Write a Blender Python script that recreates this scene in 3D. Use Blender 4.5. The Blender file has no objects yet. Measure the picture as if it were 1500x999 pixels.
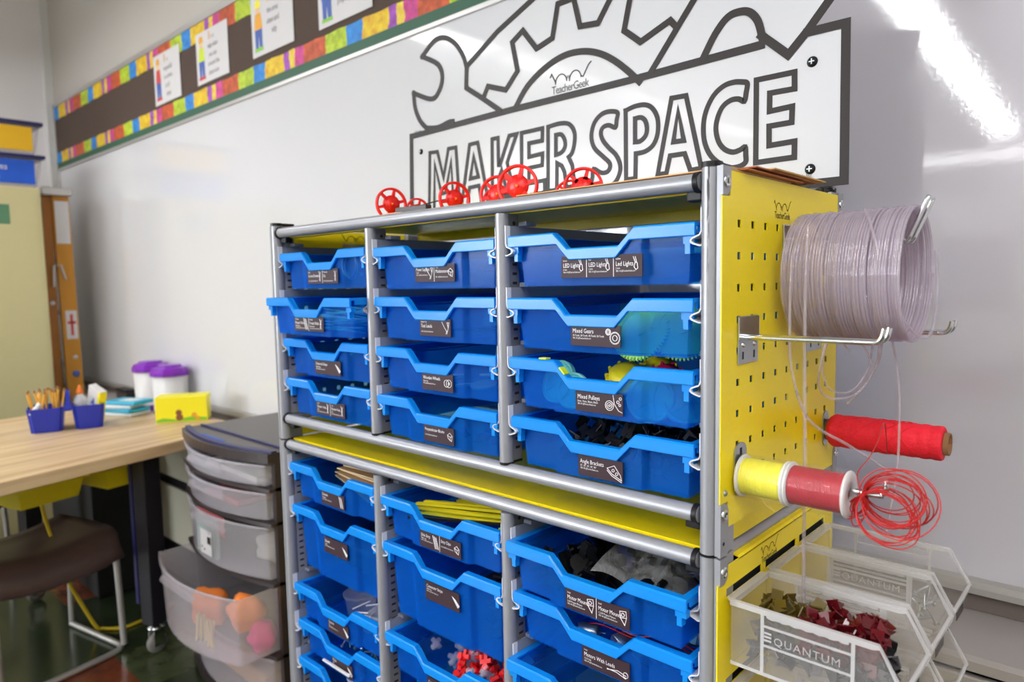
import bpy, bmesh, math, random
from mathutils import Vector, Matrix, Euler
random.seed(7)
PI = math.pi
scn = bpy.context.scene
COL = scn.collection

# ------------------------------------------------------------ materials
def new_mat(name):
    m = bpy.data.materials.new(name); m.use_nodes = True
    nt = m.node_tree; nt.nodes.clear()
    out = nt.nodes.new('ShaderNodeOutputMaterial')
    return m, nt, out
def N(nt, t, **kw):
    n = nt.nodes.new(t)
    for k, v in kw.items(): setattr(n, k, v)
    return n
def pbsdf(nt, col=(.5,.5,.5), rough=.5, metal=0, spec=.5, coat=0, trans=0):
    b = nt.nodes.new('ShaderNodeBsdfPrincipled')
    b.inputs['Base Color'].default_value = (*col, 1)
    b.inputs['Roughness'].default_value = rough
    b.inputs['Metallic'].default_value = metal
    b.inputs['Specular IOR Level'].default_value = spec
    b.inputs['Coat Weight'].default_value = coat
    b.inputs['Transmission Weight'].default_value = trans
    return b
def simple(name, col, rough=.5, metal=0, spec=.5, coat=0, noise=0, scale=40, bump=0, stretch=None):
    m, nt, out = new_mat(name)
    b = pbsdf(nt, col, rough, metal, spec, coat)
    tc = N(nt, 'ShaderNodeTexCoord')
    nz = N(nt, 'ShaderNodeTexNoise'); nz.inputs['Scale'].default_value = scale
    nz.inputs['Detail'].default_value = 4
    if stretch:
        mp = N(nt, 'ShaderNodeMapping'); mp.inputs['Scale'].default_value = stretch
        nt.links.new(tc.outputs['Object'], mp.inputs[0]); nt.links.new(mp.outputs[0], nz.inputs['Vector'])
    else:
        nt.links.new(tc.outputs['Object'], nz.inputs['Vector'])
    if noise:
        mx = N(nt, 'ShaderNodeMix', data_type='RGBA')
        mx.inputs[6].default_value = (*[c*(1-noise) for c in col], 1)
        mx.inputs[7].default_value = (*[min(1, c*(1+noise)) for c in col], 1)
        nt.links.new(nz.outputs['Fac'], mx.inputs[0]); nt.links.new(mx.outputs[2], b.inputs['Base Color'])
    if bump:
        bp = N(nt, 'ShaderNodeBump'); bp.inputs['Strength'].default_value = bump; bp.inputs['Distance'].default_value = .002
        nt.links.new(nz.outputs['Fac'], bp.inputs['Height']); nt.links.new(bp.outputs[0], b.inputs['Normal'])
    nt.links.new(b.outputs[0], out.inputs[0])
    return m
def see_through(name, col, tint, fac, rough=.25, transl=.0, spec=.5):
    """plastic that lets part of the light straight through, part diffusely"""
    m, nt, out = new_mat(name)
    b = pbsdf(nt, col, rough, 0, spec)
    last = b.outputs[0]
    if transl:
        t = N(nt, 'ShaderNodeBsdfTranslucent'); t.inputs[0].default_value = (*col, 1)
        mx = N(nt, 'ShaderNodeMixShader'); mx.inputs[0].default_value = transl
        nt.links.new(last, mx.inputs[1]); nt.links.new(t.outputs[0], mx.inputs[2]); last = mx.outputs[0]
    tr = N(nt, 'ShaderNodeBsdfTransparent'); tr.inputs[0].default_value = (*tint, 1)
    mx = N(nt, 'ShaderNodeMixShader'); mx.inputs[0].default_value = fac
    nt.links.new(last, mx.inputs[1]); nt.links.new(tr.outputs[0], mx.inputs[2])
    nt.links.new(mx.outputs[0], out.inputs[0])
    return m
def emitter(name, col, s):
    m, nt, out = new_mat(name)
    e = N(nt, 'ShaderNodeEmission'); e.inputs[0].default_value = (*col, 1); e.inputs[1].default_value = s
    nt.links.new(e.outputs[0], out.inputs[0]); return m

M = {}
M['blue_body'] = see_through('blue translucent plastic', (.008,.23,.86), (.50,.86,1.0), .60, .18, .5)
M['blue_rim'] = see_through('blue rim plastic', (.006,.36,.96), (.05,.5,.9), .05, .25, .3)  # brighter blue than the body, paints in the light the rim catches
M['grey_metal'] = simple('grey painted aluminium', (.33,.335,.36), .34, .3, .5, noise=.04, scale=60)
M['worn_post'] = None
M['grey_plastic'] = simple('grey plastic', (.24,.26,.31), .35, 0, .5)
M['light_edge'] = simple('pale grey plastic', (.72,.73,.76), .3)
M['yellow'] = simple('yellow powder coat', (.90,.70,.004), .34, 0, .45, noise=.04, scale=300, bump=.03)
M['black'] = simple('black plastic', (.008,.007,.008), .4, spec=.3)
M['soft_black'] = simple('soft black plastic', (.003,.003,.0035), .5, spec=.15)
M['slot'] = simple('dark slot', (.012,.012,.015), .7)
M['chrome'] = simple('bright steel', (.72,.74,.76), .14, 1)
M['zinc'] = simple('zinc plated steel', (.5,.54,.56), .3, .9, noise=.1, scale=50)
M['label'] = simple('dark brown label', (.040,.020,.026), .5, spec=.25)
M['white_ink'] = simple('white ink', (.85,.83,.84), .5)
M['black_ink'] = simple('black ink', (.020,.015,.013), .42, spec=.28, noise=.2, scale=400)
M['sign_white'] = simple('white sign board', (.55,.56,.585), .22, 0, .5, coat=.2)
M['red'] = simple('red plastic', (.85,.012,.01), .35)
M['dark_bar'] = simple('dark plastic bar', (.03,.022,.02), .45)
M['orange'] = simple('orange plastic', (.95,.28,.01), .4)
M['lime'] = simple('lime plastic', (.62,.75,.02), .45)
M['gear_green'] = simple('light green plastic', (.62,1.0,.20), .45)
M['teal_pulley'] = simple('pale teal plastic', (.30,.88,.62), .4)
M['magenta'] = simple('magenta plastic', (.62,.01,.10), .4)
M['wood_sheet'] = simple('thin wood sheet', (.55,.32,.12), .6, noise=.15, scale=14, stretch=(1,12,1))
M['pale_wood'] = simple('pale wood', (.78,.56,.30), .55, noise=.12, scale=10, stretch=(1,9,1))
M['rust_sheet'] = simple('reddish wood sheet', (.42,.12,.03), .55, noise=.2, scale=14, stretch=(1,12,1))
M['string_red'] = simple('neon red string', (1.0,.012,.035), .7, noise=.25, scale=220, bump=.6, stretch=(1,1,1))
M['cardboard'] = simple('brown cardboard', (.28,.13,.05), .8)
M['white_plastic'] = simple('white plastic', (.68,.67,.66), .35)
M['purple'] = simple('purple plastic', (.20,.01,.42), .3)
M['navy'] = simple('blue caddy plastic', (.012,.03,.42), .3)
M['navy_dark'] = simple('dark navy plastic', (.012,.012,.09), .4)
M['pencil'] = simple('pencil yellow', (.80,.42,.05), .5)
M['tissue_yellow'] = simple('yellow carton', (.92,.83,.01), .4)
M['green_print'] = simple('green print', (.22,.55,.03), .5)
M['brown_print'] = simple('brown print', (.25,.08,.03), .5)
M['teal_pack'] = simple('teal wrapper', (.02,.42,.62), .3)
M['white_pack'] = simple('white wrapper', (.75,.8,.8), .35)
M['cabinet'] = simple('tan painted steel', (.56,.51,.27), .45, noise=.03, scale=20)
M['green_paper'] = simple('green paper', (.09,.22,.12), .8)
M['ladder'] = simple('orange fibreglass', (.55,.24,.015), .5, noise=.2, scale=12, stretch=(1,1,.2))
M['ladder_dark'] = simple('dark fibreglass', (.36,.13,.01), .5, noise=.2, scale=12)
M['bin_yellow'] = simple('yellow bin', (.85,.72,.01), .4)
M['cord'] = simple('yellow cord', (.72,.52,.02), .5)
M['brown_seat'] = simple('brown plastic seat', (.075,.045,.04), .38, noise=.1, scale=60, bump=.1)
M['leg_black'] = simple('black steel', (.02,.018,.022), .35, .3)
M['frame_brown'] = simple('dark brown plastic', (.035,.025,.026), .3)
M['rubber'] = simple('grey rubber', (.22,.21,.20), .6)
M['alu'] = simple('brushed aluminium', (.55,.54,.52), .35, .7)
M['univent'] = simple('grey beige painted steel', (.36,.33,.31), .4, noise=.03, scale=8)
M['cream_panel'] = simple('cream panel', (.66,.63,.50), .5)
M['wall_paint'] = simple('warm grey wall paint', (.52,.49,.45), .75, noise=.02, scale=3)
M['wall_side'] = simple('light grey wall paint', (.84,.82,.83), .75, noise=.02, scale=3)
M['wall_far'] = simple('tan wall paint', (.42,.40,.38), .8)
M['ceiling'] = simple('white ceiling tile', (.75,.75,.74), .9, noise=.05, scale=90)
M['green_strip'] = simple('dark green chalkboard', (.025,.10,.055), .6)
M['brown_paper'] = simple('brown backing paper', (.075,.048,.035), .85, noise=.08, scale=3, bump=.1)
M['paper'] = simple('white paper', (.66,.65,.66), .7)
M['print_blue'] = simple('blue print', (.06,.12,.42), .6)
M['print_orange'] = simple('orange print', (.80,.38,.03), .6)
M['print_red'] = simple('red print', (.6,.06,.05), .6)
M['print_grey'] = simple('grey print', (.16,.15,.17), .6)
M['clear'] = see_through('clear plastic', (.72,.70,.68), (.97,.965,.96), .90, .07, 0, .7)
M['clear_edge'] = see_through('clear plastic rim', (.80,.79,.79), (.95,.95,.95), .58, .10, 0, .7)
M['frosted'] = see_through('frosted plastic', (.92,.90,.94), (.95,.94,.96), .74, .25, .35)
M['bag'] = see_through('clear bag', (.8,.8,.8), (.95,.95,.95), .87, .06, 0, .8)
M['tube'] = see_through('clear vinyl tube', (.80,.75,.79), (.90,.86,.91), .70, .05, .1, 1.4)
M['shrink'] = see_through('shrink wrap', (.9,.88,.85), (.98,.98,.98), .955, .05, 0, .9)
M['wire_yellow'] = simple('yellow wire winding', (.95,.78,.04), .16, noise=.3, scale=40, bump=.3, stretch=(40,.3,.3))
M['wire_red'] = simple('red wire winding', (.42,.004,.022), .12, noise=.45, scale=40, bump=.3, stretch=(40,.3,.3))
M['wire_loose'] = simple('red wire', (.52,.006,.006), .3)
M['gold'] = simple('olive gold plastic', (.11,.075,.012), .15, .2)
M['maroon'] = simple('maroon plastic', (.11,.005,.009), .15)
M['charcoal'] = simple('charcoal plastic', (.016,.015,.016), .35, spec=.35)
M['mid_grey'] = simple('grey plastic part', (.10,.095,.10), .3)
M['glue_orange'] = simple('orange cap', (.9,.2,.01), .4)
M['purple_print'] = simple('purple print', (.12,.03,.25), .6)

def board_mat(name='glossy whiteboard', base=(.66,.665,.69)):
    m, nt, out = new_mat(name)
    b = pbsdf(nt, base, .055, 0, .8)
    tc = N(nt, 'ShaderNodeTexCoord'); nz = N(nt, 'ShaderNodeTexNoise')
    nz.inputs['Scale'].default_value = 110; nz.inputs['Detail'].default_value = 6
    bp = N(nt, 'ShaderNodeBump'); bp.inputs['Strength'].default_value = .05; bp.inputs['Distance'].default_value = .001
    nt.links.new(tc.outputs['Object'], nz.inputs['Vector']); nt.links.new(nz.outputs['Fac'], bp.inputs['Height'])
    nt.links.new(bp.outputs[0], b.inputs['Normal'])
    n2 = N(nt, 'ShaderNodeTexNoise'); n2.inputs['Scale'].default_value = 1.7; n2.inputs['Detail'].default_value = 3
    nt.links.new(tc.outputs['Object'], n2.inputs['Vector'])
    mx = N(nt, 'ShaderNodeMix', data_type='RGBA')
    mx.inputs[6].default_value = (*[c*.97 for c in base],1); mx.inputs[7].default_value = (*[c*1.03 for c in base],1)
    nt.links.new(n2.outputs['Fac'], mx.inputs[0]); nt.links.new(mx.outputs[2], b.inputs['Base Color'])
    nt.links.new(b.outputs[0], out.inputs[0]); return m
M['board'] = board_mat(); M['board_grey'] = board_mat('greyer right board', (.58,.56,.61))  # right part of the board has a greyer base

def border_mat():
    m, nt, out = new_mat('rainbow print border')
    b = pbsdf(nt, (.5,.5,.5), .6)
    tc = N(nt, 'ShaderNodeTexCoord'); sp = N(nt, 'ShaderNodeSeparateXYZ')
    nt.links.new(tc.outputs['Object'], sp.inputs[0])
    nz = N(nt, 'ShaderNodeTexNoise'); nz.inputs['Scale'].default_value = 25; nz.inputs['Detail'].default_value = 5
    nt.links.new(tc.outputs['Object'], nz.inputs['Vector'])
    a = N(nt, 'ShaderNodeMath', operation='MULTIPLY_ADD'); a.inputs[1].default_value = 1/.62; a.inputs[2].default_value = .17
    nt.links.new(sp.outputs[0], a.inputs[0])
    a2 = N(nt, 'ShaderNodeMath', operation='MULTIPLY_ADD'); a2.inputs[1].default_value = .05
    nt.links.new(nz.outputs['Fac'], a2.inputs[0]); nt.links.new(a.outputs[0], a2.inputs[2])
    fr = N(nt, 'ShaderNodeMath', operation='FRACT'); nt.links.new(a2.outputs[0], fr.inputs[0])
    cr = N(nt, 'ShaderNodeValToRGB'); cr.color_ramp.interpolation = 'CONSTANT'
    cols = [(.0,(.50,.08,.02)),(.22,(.42,.55,.02)),(.42,(.02,.22,.62)),(.56,(.72,.48,.01)),(.78,(.30,.06,.40)),(.84,(.75,.55,.05)),(.9,(.55,.05,.25))]
    while len(cr.color_ramp.elements) < len(cols): cr.color_ramp.elements.new(.99)
    for e, (p, c) in zip(cr.color_ramp.elements, cols): e.position = p; e.color = (*c, 1)
    nt.links.new(fr.outputs[0], cr.inputs[0])
    mx = N(nt, 'ShaderNodeMix', data_type='RGBA', blend_type='OVERLAY'); mx.inputs[0].default_value = .8
    n2 = N(nt, 'ShaderNodeTexNoise'); n2.inputs['Scale'].default_value = 40; n2.inputs['Detail'].default_value = 3
    nt.links.new(tc.outputs['Object'], n2.inputs['Vector'])
    nt.links.new(cr.outputs[0], mx.inputs[6]); nt.links.new(n2.outputs['Fac'], mx.inputs[7])
    nt.links.new(mx.outputs[2], b.inputs['Base Color']); nt.links.new(b.outputs[0], out.inputs[0]); return m
M['border'] = border_mat()

def table_mat():
    m, nt, out = new_mat('butcher block maple')
    b = pbsdf(nt, (.7,.5,.3), .38)
    tc = N(nt, 'ShaderNodeTexCoord'); mp = N(nt, 'ShaderNodeMapping')
    mp.inputs['Scale'].default_value = (24, 1.6, 24)
    nt.links.new(tc.outputs['Object'], mp.inputs[0])
    nz = N(nt, 'ShaderNodeTexNoise'); nz.inputs['Scale'].default_value = 1.2; nz.inputs['Detail'].default_value = 6
    nt.links.new(mp.outputs[0], nz.inputs['Vector'])
    cr = N(nt, 'ShaderNodeValToRGB')
    cr.color_ramp.elements[0].position = .3; cr.color_ramp.elements[0].color = (.46,.28,.12,1)
    cr.color_ramp.elements[1].position = .62; cr.color_ramp.elements[1].color = (.70,.52,.31,1)
    nt.links.new(nz.outputs['Fac'], cr.inputs[0]); nt.links.new(cr.outputs[0], b.inputs['Base Color'])
    nt.links.new(b.outputs[0], out.inputs[0]); return m
M['table'] = table_mat()

def floor_mat():
    m, nt, out = new_mat('dark green vinyl tile')
    b = pbsdf(nt, (.05,.07,.03), .18, 0, .6)
    tc = N(nt, 'ShaderNodeTexCoord')
    sn = N(nt, 'ShaderNodeVectorMath', operation='SNAP'); sn.inputs[1].default_value = (.305,.305,10)
    nt.links.new(tc.outputs['Object'], sn.inputs[0])
    wn = N(nt, 'ShaderNodeTexWhiteNoise'); nt.links.new(sn.outputs[0], wn.inputs['Vector'])
    cr = N(nt, 'ShaderNodeValToRGB'); cr.color_ramp.interpolation = 'CONSTANT'
    cr.color_ramp.elements[0].color = (.030,.042,.020,1)
    cr.color_ramp.elements[1].position = .5; cr.color_ramp.elements[1].color = (.055,.068,.030,1)
    e = cr.color_ramp.elements.new(.84); e.color = (.17,.045,.02,1)
    nt.links.new(wn.outputs['Value'], cr.inputs[0])
    nz = N(nt, 'ShaderNodeTexNoise'); nz.inputs['Scale'].default_value = 18; nz.inputs['Detail'].default_value = 6
    nt.links.new(tc.outputs['Object'], nz.inputs['Vector'])
    mx = N(nt, 'ShaderNodeMix', data_type='RGBA', blend_type='OVERLAY'); mx.inputs[0].default_value = .7
    nt.links.new(cr.outputs[0], mx.inputs[6]); nt.links.new(nz.outputs['Fac'], mx.inputs[7])
    nt.links.new(mx.outputs[2], b.inputs['Base Color']); nt.links.new(b.outputs[0], out.inputs[0]); return m
M['floor'] = floor_mat()

def post_mat():
    m, nt, out = new_mat('scuffed grey aluminium')
    b = pbsdf(nt, (.33,.335,.36), .34, .3)
    tc = N(nt, 'ShaderNodeTexCoord'); mp = N(nt, 'ShaderNodeMapping'); mp.inputs['Scale'].default_value = (500,500,60)
    nt.links.new(tc.outputs['Object'], mp.inputs[0])
    nz = N(nt, 'ShaderNodeTexNoise'); nz.inputs['Scale'].default_value = 1; nz.inputs['Detail'].default_value = 4
    nt.links.new(mp.outputs[0], nz.inputs['Vector'])
    sp = N(nt, 'ShaderNodeSeparateXYZ'); nt.links.new(tc.outputs['Object'], sp.inputs[0])
    # scuffs run down one narrow strip near the top of the post
    g = N(nt, 'ShaderNodeMath', operation='COMPARE'); g.inputs[1].default_value = .5182; g.inputs[2].default_value = .0016
    nt.links.new(sp.outputs[0], g.inputs[0])
    h = N(nt, 'ShaderNodeMapRange'); h.inputs[1].default_value = 1.30; h.inputs[2].default_value = 1.46
    nt.links.new(sp.outputs[2], h.inputs[0])
    t = N(nt, 'ShaderNodeMath', operation='GREATER_THAN'); t.inputs[1].default_value = .47
    nt.links.new(nz.outputs['Fac'], t.inputs[0])
    k = N(nt, 'ShaderNodeMath', operation='MULTIPLY'); nt.links.new(g.outputs[0], k.inputs[0]); nt.links.new(t.outputs[0], k.inputs[1])
    k2 = N(nt, 'ShaderNodeMath', operation='MULTIPLY'); nt.links.new(k.outputs[0], k2.inputs[0]); nt.links.new(h.outputs[0], k2.inputs[1])
    mx = N(nt, 'ShaderNodeMix', data_type='RGBA'); mx.inputs[6].default_value = (.33,.335,.36,1); mx.inputs[7].default_value = (.04,.03,.03,1)
    nt.links.new(k2.outputs[0], mx.inputs[0]); nt.links.new(mx.outputs[2], b.inputs['Base Color'])
    nt.links.new(b.outputs[0], out.inputs[0]); return m
M['worn_post'] = post_mat()

# ------------------------------------------------------------ mesh helpers
class MB:
    def __init__(s): s.v = []; s.f = []; s.sm = []
    def add(s, vs, fs, smooth=False):
        o = len(s.v); s.v += [tuple(v) for v in vs]
        for f in fs: s.f.append([i+o for i in f]); s.sm.append(smooth)
        return s
    def box(s, x0, x1, y0, y1, z0, z1):
        vs = [(x,y,z) for x in (x0,x1) for y in (y0,y1) for z in (z0,z1)]
        return s.add(vs, [(0,1,3,2),(4,6,7,5),(0,4,5,1),(2,3,7,6),(0,2,6,4),(1,5,7,3)])
    def bbox(s, x0, x1, y0, y1, z0, z1, r=.002):
        """bevelled box"""
        bm = bmesh.new(); bmesh.ops.create_cube(bm, size=1)
        for v in bm.verts: v.co = Vector(((x0+x1)/2+v.co.x*(x1-x0), (y0+y1)/2+v.co.y*(y1-y0), (z0+z1)/2+v.co.z*(z1-z0)))
        bmesh.ops.bevel(bm, geom=bm.edges[:], offset=r, segments=2, profile=.5, affect='EDGES')
        return s.from_bm(bm)
    def from_bm(s, bm, smooth=False):
        bm.verts.ensure_lookup_table(); bm.verts.index_update()
        s.add([v.co[:] for v in bm.verts], [[v.index for v in f.verts] for f in bm.faces], smooth); bm.free(); return s
    def prism(s, pts, a, b, axis='y', smooth=False):
        """extrude a 2-D outline from a to b along an axis; outline in the other two axes, in x,y,z order"""
        n = len(pts)
        def P(p, t): return {'x': (t,p[0],p[1]), 'y': (p[0],t,p[1]), 'z': (p[0],p[1],t)}[axis]
        vs = [P(p,a) for p in pts]+[P(p,b) for p in pts]
        s.add(vs, [list(range(n)), list(range(2*n-1, n-1, -1))])
        s.add(vs, [(i, (i+1)%n, n+(i+1)%n, n+i) for i in range(n)], smooth)
        return s
    def tube(s, pts, r, seg=8, closed=False, cap=True, rs=None):
        pts = [Vector(p) for p in pts]; n = len(pts); rings = []
        up = None
        for i, p in enumerate(pts):
            if closed: t = pts[(i+1)%n]-pts[i-1]
            else: t = pts[min(i+1,n-1)]-pts[max(i-1,0)]
            if t.length < 1e-9: t = Vector((0,0,1))
            t.normalize()
            if up is None:
                up = Vector((0,0,1)) if abs(t.z) < .9 else Vector((1,0,0))
            up = (up - t*up.dot(t))
            if up.length < 1e-6: up = t.orthogonal()
            up.normalize(); w = t.cross(up); rr = rs[i] if rs else r
            rings.append([p+(up*math.cos(2*PI*k/seg)+w*math.sin(2*PI*k/seg))*rr for k in range(seg)])
        vs = [v for rg in rings for v in rg]; fs = []
        m = n if closed else n-1
        for i in range(m):
            j = (i+1)%n
            for k in range(seg):
                fs.append((i*seg+k, i*seg+(k+1)%seg, j*seg+(k+1)%seg, j*seg+k))
        s.add(vs, fs, True)
        if cap and not closed:
            s.add(rings[0], [list(range(seg))[::-1]]); s.add(rings[-1], [list(range(seg))])
        return s
    def lathe(s, prof, c=(0,0,0), axis='z', seg=24, smooth=True):
        """prof: list of (radius, height)"""
        vs = []
        for r, h in prof:
            for k in range(seg):
                a = 2*PI*k/seg; u, w = r*math.cos(a), r*math.sin(a)
                q = {'z': (u,w,h), 'x': (h,u,w), 'y': (u,h,w)}[axis]
                vs.append((c[0]+q[0], c[1]+q[1], c[2]+q[2]))
        fs = []
        for i in range(len(prof)-1):
            for k in range(seg): fs.append((i*seg+k, i*seg+(k+1)%seg, (i+1)*seg+(k+1)%seg, (i+1)*seg+k))
        s.add(vs, fs, smooth); n = len(prof)
        if prof[0] == prof[-1]: return s
        if prof[0][0] > 1e-6: s.add(vs[:seg], [list(range(seg))[::-1]])
        if prof[-1][0] > 1e-6: s.add(vs[(n-1)*seg:], [list(range(seg))])
        return s
    def xf(s, mat, i0=0):
        s.v = s.v[:i0]+[tuple(mat @ Vector(v)) for v in s.v[i0:]]; return s
    def mesh(s, name):
        me = bpy.data.meshes.new(name); me.from_pydata(s.v, [], s.f); me.update()
        bm = bmesh.new(); bm.from_mesh(me); bmesh.ops.recalc_face_normals(bm, faces=bm.faces[:]); bm.to_mesh(me); bm.free()
        me.polygons.foreach_set('use_smooth', s.sm); return me
    def obj(s, name, mat, parent=None, loc=None):
        o = bpy.data.objects.new(name, s.mesh(name)); COL.objects.link(o)
        if mat is not None: o.data.materials.append(M[mat] if isinstance(mat, str) else mat)
        if parent: o.parent = parent
        if loc: o.location = loc
        return o

def tag(o, label=None, cat=None, group=None, kind=None):
    if label: o['label'] = label
    if cat: o['category'] = cat
    if group: o['group'] = group
    if kind: o['kind'] = kind
    return o
def thing(name, label, cat, loc=(0,0,0), rot=(0,0,0), group=None):
    o = bpy.data.objects.new(name, None); COL.objects.link(o); o.location = loc; o.rotation_euler = rot
    o.empty_display_size = .05
    return tag(o, label, cat, group)
def struct(mb, name, mat):
    return tag(mb.obj(name, mat), kind='structure')
def copy_tree(o, parent=None):
    c = o.copy(); COL.objects.link(c); c.parent = parent
    for ch in list(o.children): copy_tree(ch, c)
    return c
_font_cache = {}
def text_mesh(body, size, extrude=.0, spacing=1.0, align='LEFT', sx=1.0):
    cu = bpy.data.curves.new('txt', 'FONT'); cu.body = body; cu.size = size; cu.extrude = extrude
    cu.space_character = spacing; cu.align_x = align; cu.resolution_u = 2
    o = bpy.data.objects.new('txt', cu); COL.objects.link(o)
    dg = bpy.context.evaluated_depsgraph_get(); dg.update()
    me = bpy.data.meshes.new_from_object(o.evaluated_get(dg))
    bpy.data.objects.remove(o); 
    mb = MB(); mb.add([(v.co.x*sx, v.co.y, v.co.z) for v in me.vertices], [list(p.vertices) for p in me.polygons])
    bpy.data.meshes.remove(me)
    return mb
def smooth_line(p, closed=False, k=4):
    n = len(p); out = []
    rng = range(n if closed else n-1)
    for i in rng:
        P0 = p[i-1] if (closed or i > 0) else p[0]
        P1 = p[i]; P2 = p[(i+1)%n]; P3 = p[(i+2)%n] if (closed or i+2 < n) else p[-1]
        for j in range(k):
            t = j/k
            out.append(tuple(.5*((2*P1[a])+(-P0[a]+P2[a])*t+(2*P0[a]-5*P1[a]+4*P2[a]-P3[a])*t*t+(-P0[a]+3*P1[a]-3*P2[a]+P3[a])*t**3) for a in range(len(P1))))
    if not closed: out.append(tuple(p[-1]))
    return out
def stroke(mb, pts, w, y, closed=False, th=.0006):
    """a printed line on an x-z plane: one mitred ribbon"""
    P = [Vector(p) for p in pts]
    P = [p for i, p in enumerate(P) if i == 0 or (p-P[i-1]).length > 1e-6]
    if closed and (P[0]-P[-1]).length < 1e-6: P.pop()
    n = len(P); L = []; R = []
    for i, p in enumerate(P):
        a = (p-P[i-1]).normalized() if (closed or i) else None
        b = (P[(i+1)%n]-p).normalized() if (closed or i < n-1) else None
        if a is None: a = b
        if b is None: b = a
        na, nb = Vector((-a.y, a.x)), Vector((-b.y, b.x)); m = na+nb
        if m.length < .2: m = na
        m.normalize(); k = min(2.6, 1/max(.2, m.dot(na)))
        e = Vector((0,0))
        if not closed and i == 0: e = -b*w*.5
        if not closed and i == n-1: e = a*w*.5
        L.append(p+m*w/2*k+e); R.append(p-m*w/2*k+e)
    vs = [(q.x, y, q.y) for q in L]+[(q.x, y, q.y) for q in R]+[(q.x, y-th, q.y) for q in L]+[(q.x, y-th, q.y) for q in R]
    fs = []
    for i in range(n if closed else n-1):
        j = (i+1)%n
        fs += [(2*n+i, 2*n+j, 3*n+j, 3*n+i), (i, n+i, n+j, j), (i, j, 2*n+j, 2*n+i), (n+i, 3*n+i, 3*n+j, n+j)]
    if not closed: fs += [(0, 2*n, 3*n, n), (n-1, 2*n-1, 4*n-1, 3*n-1)]
    return mb.add(vs, fs)
def grid_sheet(ys, zs, hole, x0, x1):
    """sheet in the y-z plane between x0 and x1 with rectangular openings"""
    mb = MB()
    ny, nz = len(ys)-1, len(zs)-1
    solid = [[not hole((ys[i]+ys[i+1])/2, (zs[j]+zs[j+1])/2) for j in range(nz)] for i in range(ny)]
    S = lambda i, j: 0 <= i < ny and 0 <= j < nz and solid[i][j]
    for i in range(ny):
        for j in range(nz):
            if not solid[i][j]: continue
            a, b, c, d = ys[i], ys[i+1], zs[j], zs[j+1]
            for x in (x0, x1): mb.add([(x,a,c),(x,b,c),(x,b,d),(x,a,d)], [(0,1,2,3)])
            if not S(i-1,j): mb.add([(x0,a,c),(x1,a,c),(x1,a,d),(x0,a,d)], [(0,1,2,3)])
            if not S(i+1,j): mb.add([(x0,b,c),(x1,b,c),(x1,b,d),(x0,b,d)], [(0,1,2,3)])
            if not S(i,j-1): mb.add([(x0,a,c),(x1,a,c),(x1,b,c),(x0,b,c)], [(0,1,2,3)])
            if not S(i,j+1): mb.add([(x0,a,d),(x1,a,d),(x1,b,d),(x0,b,d)], [(0,1,2,3)])
    return mb

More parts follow.
